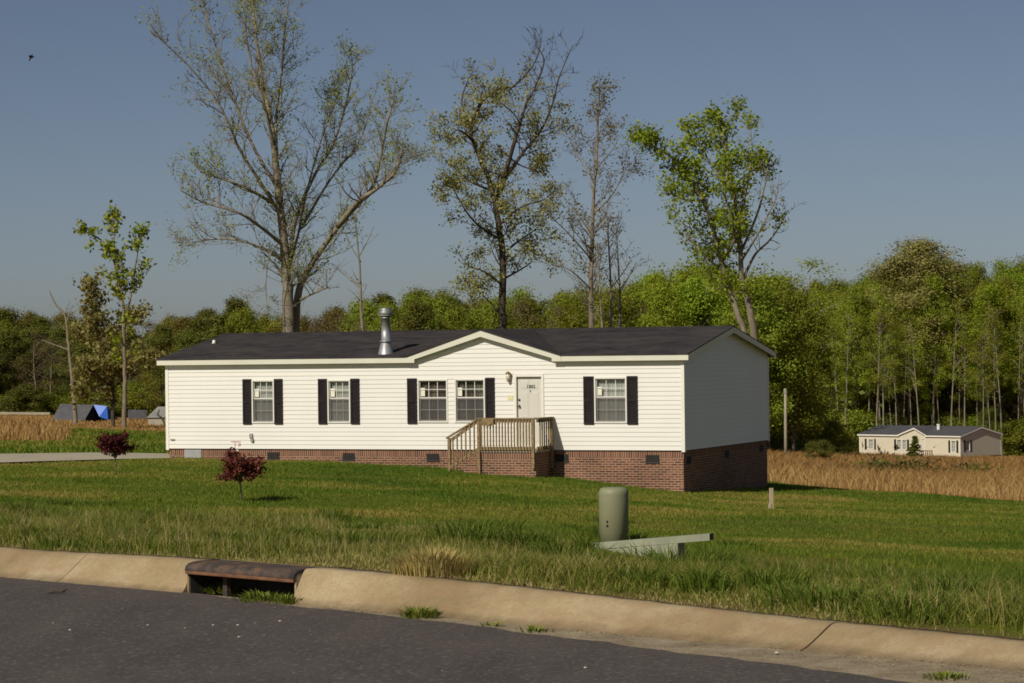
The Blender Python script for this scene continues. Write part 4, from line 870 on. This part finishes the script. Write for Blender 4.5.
# ------------------------------------------------------------------ left field sheds
SY=240
p=at(51,419.5,SY); zg=h1(p.x,SY); Ls=at(91,419,SY).x-p.x; hs=15.5/F*SY; ws=3.2
sh=empty('shelter',(p.x,SY,zg),math.radians(-14),'low dark grey ridged shelter with a bright blue tarpaulin over its right end','shelter')
sh.rotation_euler=(0,0,math.radians(-18)); Ls=35/F*SY/math.cos(math.radians(18)); ws=12.5/F*SY/math.sin(math.radians(18))
m=MB(); m.quad((0,0,.0),(Ls,0,.0),(Ls,ws/2,hs),(0,ws/2,hs+.12)); m.quad((0,ws/2,hs+.12),(Ls,ws/2,hs),(Ls,ws,0),(0,ws,.05)); m.quad((0,0,.0),(0,ws/2,hs+.12),(0,ws,.02)); m.build('roof',M['greyroof'],sh)
m=MB(); m.quad((Ls-.05,0.05,-.3),(Ls-.05,ws-.05,-.3),(Ls-.05,ws/2,hs-.08)); m.build('gable_shade_sheet',M['black'],sh)  # flat black sheet painted in for the shade inside the shelter
m=MB(); A_=(Ls+.02,ws/2,hs+.02); B_=(Ls+1.30,ws*.55,hs-.12); C_=(Ls+1.5,ws*.5,.05); D_=(Ls+.25,ws*.86,-.1); F_=(Ls+.75,ws*.42,.35); 
m.quad(A_,F_,B_); m.quad(A_,D_,F_); m.quad(F_,C_,B_); m.quad(D_,C_,F_); m.quad(B_,C_,(Ls+1.3,ws+.6,.0)); m.quad(A_,B_,(Ls+1.3,ws+.6,0),(Ls+.1,ws+.3,0)); m.build('tarpaulin',M['tarp'],sh)
m=MB(); m.bar((Ls*.1,-.05,-.0),(Ls*.93,-.05,.03),.15,.10); m.build('base_board',M['wood'],sh)
p=at(148,422.5,232); p.z=h1(p.x,232)
s2=empty('shed',(p.x,232,p.z),math.radians(-4),'pale grey roofed shed half hidden behind the left end of the long house','shed')
m=MB(); m.box(0,3.2,0,3,-.5,.72); m.build('wall',M['shedwall'],s2)
m=MB(); m.quad((-.1,-.15,.7),(3.4,-.15,.7),(3.4,1.5,1.65),(.6,1.5,1.65)); m.quad((.6,1.5,1.65),(3.4,1.5,1.65),(3.4,3.1,.7),(-.1,3.1,.7)); m.quad((-.1,-.15,.68),(.6,1.5,1.63),(-.1,3.1,.68)); m.build('roof',M['shedroof'],s2)
# low wall strip beyond
m=MB(); a=at(-40,410,270); b=at(50,410.5,266); m.bar((a.x,a.y,h1(a.x,a.y)+.35),(b.x,b.y,h1(b.x,b.y)+.35),.1,.25); f_=m.build('board_fence',M['pole']); tag(f_,'low pale rail fence along the left field edge','fence')
m=MB(); a=at(128,414,262); b=at(147,414.5,262); m.bar((a.x,a.y,a.z),(b.x,b.y,b.z),.1,.9); f_=m.build('board_fence',M['greyroof']); tag(f_,'low grey board fence between the tall narrow tree and the pale shed','fence')

# utility pole
p=hit(786,463,200,300); tz=at(785,390,p.y).z; up=empty('utility_pole',p,0,'bare weathered pole standing at the edge of the trees right of the house','pole')
m=MB(); m.tube([(0,0,-.5),(0,0,(tz-p.z)*.5),(.02,0,tz-p.z)],[.14,.12,.10],10); m.build('pole_shaft',M['pole'],up,True)
m=MB(); m.tube([(.02,0,tz-p.z-.25),(.02,0,tz-p.z+.12)],[.14,.13],8); m.build('pole_cap',M['pole'],up)

# ------------------------------------------------------------------ maples
def maple(px,py,Y,topy,wpx,label,seed):
    R=random.Random(seed); p=at(px,py,Y); gz_=h1(p.x,Y); tz=at(px,topy,Y).z; hh=tz-gz_; hw=wpx/2/F*Y
    root=empty('japanese_maple',(p.x,Y,gz_),0,label,'small tree','maroon Japanese maples on the lawn'); m=MB(); L=[]
    m.tube([(0,0,-.05),(.01,0,hh*.25),(-.01,.01,hh*.48)],[.018,.015,.013],8)
    for k in range(34):
        a=R.uniform(0,6.28); z0=hh*R.uniform(.33,.5); rr=hw*R.uniform(.35,1.0); z1=hh*R.uniform(.50,.98)*(1 if rr<hw*.8 else .93); mid=Vector((rr*.45*math.cos(a),rr*.45*math.sin(a),z0+(z1-z0)*.5)); e=Vector((rr*math.cos(a),rr*math.sin(a),z1))
        m.tube([(0,0,z0),mid,e],[.008,.006,.003],4,False)
        for j in range(60):
            f=R.uniform(.45,1.1); c=mid.lerp(e,f); L.append((c.x+R.gauss(0,.06),c.y+R.gauss(0,.06),c.z+R.gauss(0,.035)))
    m.build('trunk',M['bark_mid'],root,True); leaves_mesh('crown',L,.068,M['maple'],root,seed=seed)
    mu=MB(); return root
maple(115.5,475,62,433,38,'maroon leaved small maple beside the driveway, left of the house',5)
maple(240.5,502,50,449,47,'maroon leaved small maple on the lawn in front of the brick skirt, nearer the road',6)

# ------------------------------------------------------------------ telecom pedestal, beam, stake
PY=25.2; p=at(614,541,PY); gz_=h1(p.x,PY); rp=15/F*PY; topz=at(614,487,PY).z
pd=empty('telecom_pedestal',(p.x,PY,gz_),.3,'olive grey cylindrical cable pedestal standing in the grass by the kerb','pedestal')
hh=topz-gz_; m=MB(); m.lathe([(rp*.93,-.05),(rp*.94,.12),(rp*.98,.125),(rp*1.0,hh-.10),(rp*.99,hh-.085),(rp*1.0,hh-.07),(rp*.97,hh-.04),(rp*.88,hh-.015),(rp*.7,hh-.003),(.01,hh)],(0,0,0),40); m.build('cover',M['pedestal'],pd,True)
m=MB(); a=math.radians(-90-17-28); c=Vector((math.cos(a),math.sin(a),0))*(rp*.97); t_=Vector((-math.sin(a),math.cos(a),0)); 
z_=hh*.36; m.tube([c+Vector((0,0,z_)),c*1.07+Vector((0,0,z_))],.011,10); m.tube([c*1.02+Vector((0,0,z_+.03)),c*1.05+Vector((0,0,z_+.05))],.008,8); m.build('lock',M['black'],pd)
def gp(px,py,Y): p=at(px,py,Y); return p
BY=24.6; a=gp(589,543.5,BY+.4); b=gp(711,533.5,BY-.2); L_=(b-a).length; ba=math.atan2(b.y-a.y,b.x-a.x)
bm=empty('hollow_beam',a,ba,'pale green grey hollow steel beam lying on a slab in front of the pedestal','beam'); hb=.062; wb=.10; dz=b.z-a.z
m=MB(); th=.006
def slanted(m,y0,y1,z0,z1):
    m.v+=[(0,y0,z0),(0,y1,z0),(0,y1,z1),(0,y0,z1),(L_,y0,z0+dz),(L_,y1,z0+dz),(L_,y1,z1+dz),(L_,y0,z1+dz)]; n=len(m.v)-8
    m.f+=[tuple(n+i for i in q) for q in ((0,3,2,1),(4,5,6,7),(0,1,5,4),(3,7,6,2),(0,4,7,3),(1,2,6,5))]
slanted(m,-wb/2,wb/2,-th/2,th/2); slanted(m,-wb/2,wb/2,-hb,-hb+th); slanted(m,-wb/2,-wb/2+th,-hb+th,-th/2); slanted(m,wb/2-th,wb/2,-hb+th,-th/2); m.build('box_section',M['beam'],bm)
m=MB(); m.v+=[]; 
c=gp(683,545,BY); ls=(Vector((c.x,c.y))-Vector((a.x,a.y))).length
sb=empty('concrete_slab',(a.x,a.y,a.z),ba,'long grey slab half buried in grass beneath the hollow beam','slab')
m=MB(); zz=-hb-.002; k=dz/L_
m.v+=[(.05,-.07,zz-.16),(ls,-.07,zz-.16+k*ls),(ls,.09,zz-.16+k*ls),(.05,.09,zz-.16),(.05,-.07,zz),(ls,-.07,zz+k*ls),(ls,.09,zz+k*ls),(.05,.09,zz)]; m.f+=[(0,3,2,1),(4,5,6,7),(0,1,5,4),(1,2,6,5),(2,3,7,6),(3,0,4,7)]; m.build('slab_body',M['beam'],sb,bevel=.004)
p=at(771.5,509,60); g_=h1(p.x,60); st=empty('survey_stake',(p.x,60,g_),.3,'short pale wooden stake in the lawn right of the brick skirt','stake'); hh=at(771.5,488,60).z-g_
m=MB(); m.bar((0,0,-.1),(.0,0,hh),.085,.05,(0,1,0)); m.build('stake_post',M['stake'],st); m=MB(); m.bar((-.06,-.02,-.05),(-.04,-.02,.16),.06,.04,(0,1,0)); m.build('stake_foot',M['stake'],st)
# bird
bp=at(31,57,150); bd=empty('bird',bp,.6,'small dark bird flying in the upper left of the sky','bird')
m=MB(); m.lathe([(.01,-.16),(.05,-.1),(.07,0),(.05,.09),(.035,.12),(.04,.15),(.005,.2)],(0,0,0),10); m.quad((0,.02,.03),(.17,.1,.1),(.20,.08,.0),(.02,.02,-.08)); m.quad((0,-.02,.03),(-.14,-.08,.12),(-.18,-.06,.02),(-.02,-.02,-.08)); m.quad((-.03,0,-.14),(.03,0,-.14),(.05,0,-.24),(-.05,0,-.24)); o=m.build('body',M['black'],bd); o.rotation_euler=(.5,0.3,0)

# ------------------------------------------------------------------ grass
def blades(name,XYb,hgt,wid,lean,mat,tint,seed,label,zoff=0,flop=.5,kind='stuff',parent=None,origin=None,cat_='grass',azi=None):
    g=np.random.default_rng(seed); N=len(XYb); z=H(XYb[:,0],XYb[:,1])+zoff; b=np.column_stack([XYb,z])
    if origin is not None: b=b-np.array(origin)
    a=g.uniform(0,2*np.pi,N); wdir=np.column_stack([np.cos(a),np.sin(a),np.zeros(N)])*(wid*g.uniform(.7,1.3,N))[:,None]*.5
    la=g.uniform(0,2*np.pi,N) if azi is None else azi; ld=np.column_stack([np.cos(la),np.sin(la),np.zeros(N)]); ln=(lean*g.uniform(.2,1.,N)*hgt)[:,None]
    up=np.array([0,0,1.])
    m1=b+ld*ln*.3+up*(hgt*.55)[:,None]; m2=b+ld*ln+up*(hgt*(1-flop*.35*g.random(N)))[:,None]
    V=np.stack([b-wdir,b+wdir,m1+wdir*.8,m1-wdir*.8,m2],1).reshape(-1,3); i=np.arange(N)[:,None]*5
    Fa=np.concatenate([i+np.array([[0,1,2,3]]),i+np.array([[3,2,4]])],1).ravel(); sz=np.tile([4,3],N)
    o=np_mesh(name,V,Fa,sz,mat,{'tint':np.repeat(tint,5)},parent)
    if label: tag(o,label,cat_,None,kind)
    return o
def scatter(N,Y0,Y1,u0,u1,g,power=1.):
    """roughly uniform over the wedge seen from the road"""
    Y_=np.sqrt(g.uniform(Y0**2,Y1**2,N)) if power==1 else g.uniform(Y0**power,Y1**power,N)**(1/power); u=g.uniform(u0,u1,N); return np.column_stack([(u-512)/F*Y_,Y_])
hc=[np.array([rl.x,rl.y])]
def inside_house(P):
    q=P-np.array([rl.x,rl.y]); c,s=math.cos(YAW),math.sin(YAW); x=q[:,0]*c-q[:,1]*s; y=q[:,0]*s+q[:,1]*c
    a=(x>-.0)&(x<LEN)&(y>.03)&(y<8.1); b=(x>sx0-.1)&(x<px1+.0)&(y>-PD-.0)&(y<.1); return a|b
nrx=np.array([p[0] for p in DRV]); nry=np.array([p[1] for p in DRV]); frx=np.array([p[0] for p in DRF]); fry=np.array([p[1] for p in DRF])
def on_drive(P): return (P[:,0]<max(nrx[-1],frx[-1]))&(P[:,1]>np.interp(P[:,0],nrx,nry)+.02)&(P[:,1]<np.interp(P[:,0],frx,fry)-.02)
def vnoise(P,sc,seed):
    g=np.random.default_rng(seed); out=0
    for k in range(5):
        a=g.uniform(0,6.28); f=sc*g.uniform(.6,1.7); out=out+np.sin(P[:,0]*f*math.cos(a)+P[:,1]*f*math.sin(a)+g.uniform(0,6.28))
    return out/5
g=np.random.default_rng(77)
def past_kerb(P,marg=.02): return (P@N2)>NK+CURB_W+marg
# rough verge between kerb and mown lawn
P=scatter(720000,13.0,40,-400,1480,g); nn=P@N2-NK-CURB_W; s_=P@T2
wv=7.6+3.2*vnoise(P,.35,3)+1.6*vnoise(P,1.1,33)
keep=(nn>-.03)&(nn<wv+1.5)&(g.random(len(P))<np.clip((wv+1.5-nn)/3.5,0,1)); P=P[keep]; nn=nn[keep]
f1=vnoise(P,1.3,5); f2=vnoise(P,3.2,6); f3=vnoise(P,.7,35); hgt=(.052+.075*np.clip(f1*1.9+.45,0,1.4)+.035*f2)*np.clip(nn/.8+.3,.3,1)*np.clip((wv[keep]+2-nn)/5,.3,1)*g.uniform(.45,1.4,len(P)); tint=g.random(len(P))
stem=g.random(len(P))<.05*np.clip(.5+2.2*f3,0.05,1.6); hgt=np.where(stem,hgt*1.5+.04,hgt); tint=np.where(stem,.95+.25*g.random(len(P)),tint*.9+.10-.25*f1-.12*f2)
edge_=(nn<.22)&(g.random(len(P))<.55); tint=np.where(edge_,.85+.3*g.random(len(P)),tint); hgt=np.where(edge_,hgt*.5,hgt)
bare=(vnoise(P,1.9,36)>.42)|(vnoise(P,4.1,46)>.62); kk=~(bare&(g.random(len(P))<.8)); P=P[kk];hgt=hgt[kk];tint=tint[kk]
stem=stem[kk]; blades('verge_grass',P,np.maximum(hgt,.02),np.where(stem,.0045,.0068),np.where(stem,.45,1.15),M['rough_grass'],tint,1,'uncut rough grass mixed with dry stems along the kerb')
n=520; Q=scatter(n,15,40,-100,1150,g); nn=Q@N2-NK-CURB_W; Q=Q[(nn>.35)&(nn<10.5)]; fq=vnoise(Q,.9,37); Q=Q[fq>.12]
nb_=170; PP=np.repeat(Q,nb_,0)+g.normal(size=(len(Q)*nb_,2))*np.repeat(g.uniform(.05,.15,len(Q)),nb_)[:,None]; hs_=np.repeat(g.uniform(.09,.22,len(Q)),nb_)*g.uniform(.4,1.15,len(PP)); PPk=past_kerb(PP)
cen_=np.repeat(Q,nb_,0); az=np.arctan2((PP-cen_)[:,1],(PP-cen_)[:,0])+g.normal(size=len(PP))*.4
blades('tussock_grass',PP[PPk],hs_[PPk],.009,.9,M['tussock'],g.random(len(PP))[PPk],2,'dark green tufts of coarse grass standing in the verge',azi=az[PPk])
Q=np.array([[at(a,b,18).x,0] for a,b in [(0,0)]])
big=[(18,515),(58,508),(110,506),(140,520),(70,548),(262,552),(228,545),(330,520),(350,545),(300,538),(470,540),(520,548),(560,560),(600,566),(640,585),(668,566),(705,592),(735,548),(722,575),(765,590),(812,603),(835,606),(880,580),(905,612),(948,600),(985,585),(1008,612),(610,522),(570,530)]
Q=np.array([[*hit(a,b,14,45)[:2]] for a,b in big]); nb_=300; rp_=np.random.default_rng(5)
PP=np.repeat(Q,nb_,0)+rp_.normal(size=(len(Q)*nb_,2))*np.repeat(rp_.uniform(.07,.24,len(Q)),nb_)[:,None]; hs_=np.repeat(rp_.uniform(.11,.22,len(Q)),nb_)*rp_.uniform(.35,1.2,len(PP)); PPk=past_kerb(PP)
cen_=np.repeat(Q,nb_,0); az=np.arctan2((PP-cen_)[:,1],(PP-cen_)[:,0])+rp_.normal(size=len(PP))*.5
blades('tuft_grass',PP[PPk],hs_[PPk],.012,.9,M['tussock'],rp_.random(len(PP))[PPk]*.9,8,'broad bladed darker green tufts among the verge grass',azi=az[PPk])
# mown lawn
P=scatter(760000,19,92,-360,1480,g,1.55); nn=P@N2-NK-CURB_W; keep=(nn>6)&(~inside_house(P))&(~on_drive(P))&(tanmask(P[:,0],P[:,1])<.5); P=P[keep]
hgt=(.05+.03*vnoise(P,.9,9)+.02*vnoise(P,.25,10))*g.uniform(.6,1.5,len(P)); hgt=np.maximum(hgt,.018); wid=np.clip(P[:,1]/4200,.005,.022)
blades('lawn_grass',P,hgt,wid,.9,M['lawn_grass'],g.random(len(P))-.1*vnoise(P,.5,12),3,'short mown green lawn with faded patches')
# left green field beyond the drive
P=scatter(90000,80,175,-420,330,g); keep=(~inside_house(P))&(~on_drive(P))&(tanmask(P[:,0],P[:,1])<.5); P=P[keep]
blades('field_grass',P,g.uniform(.08,.28,len(P)),.06,.8,M['lawn_grass'],g.random(len(P))*.9+.05,4,'longer green grass of the field beyond the driveway')
# dry fields
P=scatter(400000,74,345,620,1560,g,1.2); keep=(tanmask(P[:,0],P[:,1]-1.5*vnoise(P,.8,40)-.8*vnoise(P,2.5,41))>.5)&(~inside_house(P)); P=P[keep]; dst=np.clip((P[:,1]-84)/40,0,1)
blades('dry_grass',P,np.maximum(.2,(.55+.25*vnoise(P,.25,21)+.12*vnoise(P,1.2,22)))*g.uniform(.35,1.25,len(P)),np.clip(P[:,1]/4200,.018,.08),1.0,M['dry_grass'],g.random(len(P))*.9+.25-.42*dst+.2*vnoise(P,.5,23),5,'tall dry tan grass field right of the house')
P=scatter(100000,110,285,-460,330,g); keep=(tanmask(P[:,0],P[:,1])>.5)&(~inside_house(P)); P=P[keep]; u=P[:,0]/P[:,1]*F+512
hh=np.where((u<68)&(P[:,1]<175),.8,.22)
blades('dry_grass',P,hh*g.uniform(.4,1.15,len(P)),np.clip(P[:,1]/2600,.04,.1),.5,M['dry_grass'],g.random(len(P)),6,'dry tan grass across the far left field')
# brambles in the dry field
def bramble(px,py,Y,wpx,hpx,seed,label):
    g=np.random.default_rng(seed); p=at(px,py,Y); z=h1(p.x,Y); root=empty('bramble',(p.x,Y,z),0,label,'bramble'); ww=wpx/F*Y; hz=hpx/F*Y
    c=g.normal(size=(900,3))*np.array([ww/3.2,1.0,hz/3.2]); c[:,2]=np.abs(c[:,2])+.15; leaves_mesh('leaves',c,.16,M['leaf_dark'],root,seed=seed)
    m=MB(); R=random.Random(seed)
    for i in range(14): x=R.gauss(0,ww/3.5); m.tube([(x,0,0),(x+R.gauss(0,.3),R.gauss(0,.3),hz*.6),(x+R.gauss(0,.7),R.gauss(0,.5),hz*R.uniform(.7,1.4))],[.02,.015,.006],4,False)
    m.build('stems',M['bark_dark'],root)
bramble(905,484,118,60,24,41,'low green bramble patch in the dry grass below the far house')
bramble(880,484,112,34,18,42,'smaller green bramble at the left of the bramble patch in the dry field')
bramble(975,482,122,30,22,43,'sparse green bramble at the right of the dry field')
# clumps and weeds as things
def clump(name,px,py,Y,r,hgt,n,mat,label,cat_,seed,lean=.5,wid=.008,onroad=False,group=None):
    g=np.random.default_rng(seed)
    if onroad: d=ray(px,py);k=-EYE/d.z; cx,cy,cz=d.x*k,d.y*k,0.006
    else: p=at(px,py,Y); cx,cy=p.x,p.y; cz=h1(cx,cy)
    root=empty(name,(cx,cy,cz),0,label,cat_,group); N=n; rr=g.random(N)**.6*r; a=g.uniform(0,6.28,N); b=np.column_stack([rr*np.cos(a),rr*np.sin(a),np.zeros(N)])
    hg=hgt*g.uniform(.5,1.1,N)*(1-.35*rr/r); wd=np.column_stack([np.cos(a+1.57),np.sin(a+1.57),np.zeros(N)])*wid*.5; ld=np.column_stack([np.cos(a),np.sin(a),np.zeros(N)]); ln=(lean*hg*g.uniform(.3,1.2,N))[:,None]
    up=np.array([0,0,1.]); m1=b+ld*ln*.4+up*(hg*.6)[:,None]; m2=b+ld*ln+up*(hg*g.uniform(.7,1,N))[:,None]
    V=np.stack([b-wd,b+wd,m1+wd*1.2,m1-wd*1.2,m2],1).reshape(-1,3); i=np.arange(N)[:,None]*5; Fa=np.concatenate([i+np.array([[0,1,2,3]]),i+np.array([[3,2,4]])],1).ravel()
    np_mesh('leaves',V,Fa,np.tile([4,3],N),mat,{'tint':np.repeat(g.random(N),5)},root)
pk=hit(432,574,16,40)
clump('straw_clump',432,576,pk.y,.30,.25,800,M['straw'],'golden straw coloured grass clump rising at the kerb, right of the storm drain','grass clump',51,.55,.007)
for px,py,r,h_,n,l in [(419,618,.14,.10,150,'leafy weed growing in the gutter below the straw coloured grass clump'),(139,586.5,.12,.09,60,'small weed sprouting at the kerb foot left of the storm drain'),(95,583,.09,.05,36,'tiny weed at the kerb foot, leftmost of the gutter weeds'),
   (222,593,.16,.10,110,'weeds growing under the left half of the storm drain opening'),(262,601,.20,.09,170,'weeds spreading under the right half of the storm drain opening'),(285,604,.14,.09,110,'weed at the right corner of the storm drain'),(200,591,.08,.05,40,'little weed at the left corner of the storm drain'),
   (947,679,.14,.04,110,'mossy green weed in the gutter at the bottom right'),(535,632,.12,.05,50,'thin flat weed in the gutter right of the leafy weed'),(492,627,.08,.04,26,'tiny sprig in the gutter just right of the leafy weed')]:
    clump('weed',px,py,0,r,h_,n,M['weed'],l,'weed',int(px),1.0,.010,True)
# debris
d=ray(57,595);k=-EYE/d.z; tw=empty('twig',(d.x*k,d.y*k,.02),.2,'dark curved piece of bark lying on the asphalt at left','twig'); m=MB(); m.tube([(-.07,0,-.005),(-.02,.01,.008),(.04,0,.006),(.075,.01,.02)],[.006,.012,.012,.004],6); m.build('bark_piece',M['bark_dark'],tw)
g=np.random.default_rng(9); m=MB()
def stone(x,y,z,r):
    n=len(m.v); V=[(1,0,0),(0,1,0),(-1,0,0),(0,-1,0),(0,0,.8),(0,0,-.5)]; m.v.extend([(x+a*r*g.uniform(.7,1.2),y+b*r*g.uniform(.7,1.2),z+c*r*g.uniform(.7,1.1)) for a,b,c in V]); m.f.extend([tuple(n+i for i in q) for q in ((0,1,4),(1,2,4),(2,3,4),(3,0,4),(1,0,5),(2,1,5),(3,2,5),(0,3,5))])
for px,py,r in [(70,632,.010),(148,627,.012),(238,627,.013),(239,639,.012),(255,625,.008),(280,623,.012),(185,630,.007),(213,627,.012),(777,655,.018),(585,670,.012),(53,625,.008)]:
    d=ray(px,py);k=-EYE/d.z; stone(d.x*k,d.y*k,.012,r)
for _ in range(420):
    s=g.uniform(-14,6); n=NK-abs(g.normal())*.35-.02; 
    if s>-9: v=sn(s,n); stone(v[0],v[1],.008,g.uniform(.002,.006))
for _ in range(160):
    v=sn(g.uniform(-16,6),g.uniform(6,NK-.3)); stone(v[0],v[1],.010,g.uniform(.002,.005))
mc=m; m=MB()
for _ in range(2600):
    s_2=g.uniform(-16,6.5); v=sn(s_2,NK+.015-abs(g.normal())*(.05 if s_2<0 else .2)*max(.1,1+1.3*math.sin(s_2*3.3+math.sin(s_2*7)))); stone(v[0],v[1],.008,g.uniform(.002,.006))
o=m.build('leaf_litter',simple('dark_crumbs',(.11,.075,.045),.95,.5,12)); tag(o,'dark crumbs of soil and leaf litter along the foot of the kerb','litter',None,'stuff'); m=mc
o=m.build('loose_gravel',simple('pale_stone',(.42,.38,.3),.8,.3,30)); tag(o,'loose pale pebbles scattered along the gutter and road','gravel',None,'stuff')
print('objects',len(bpy.data.objects))
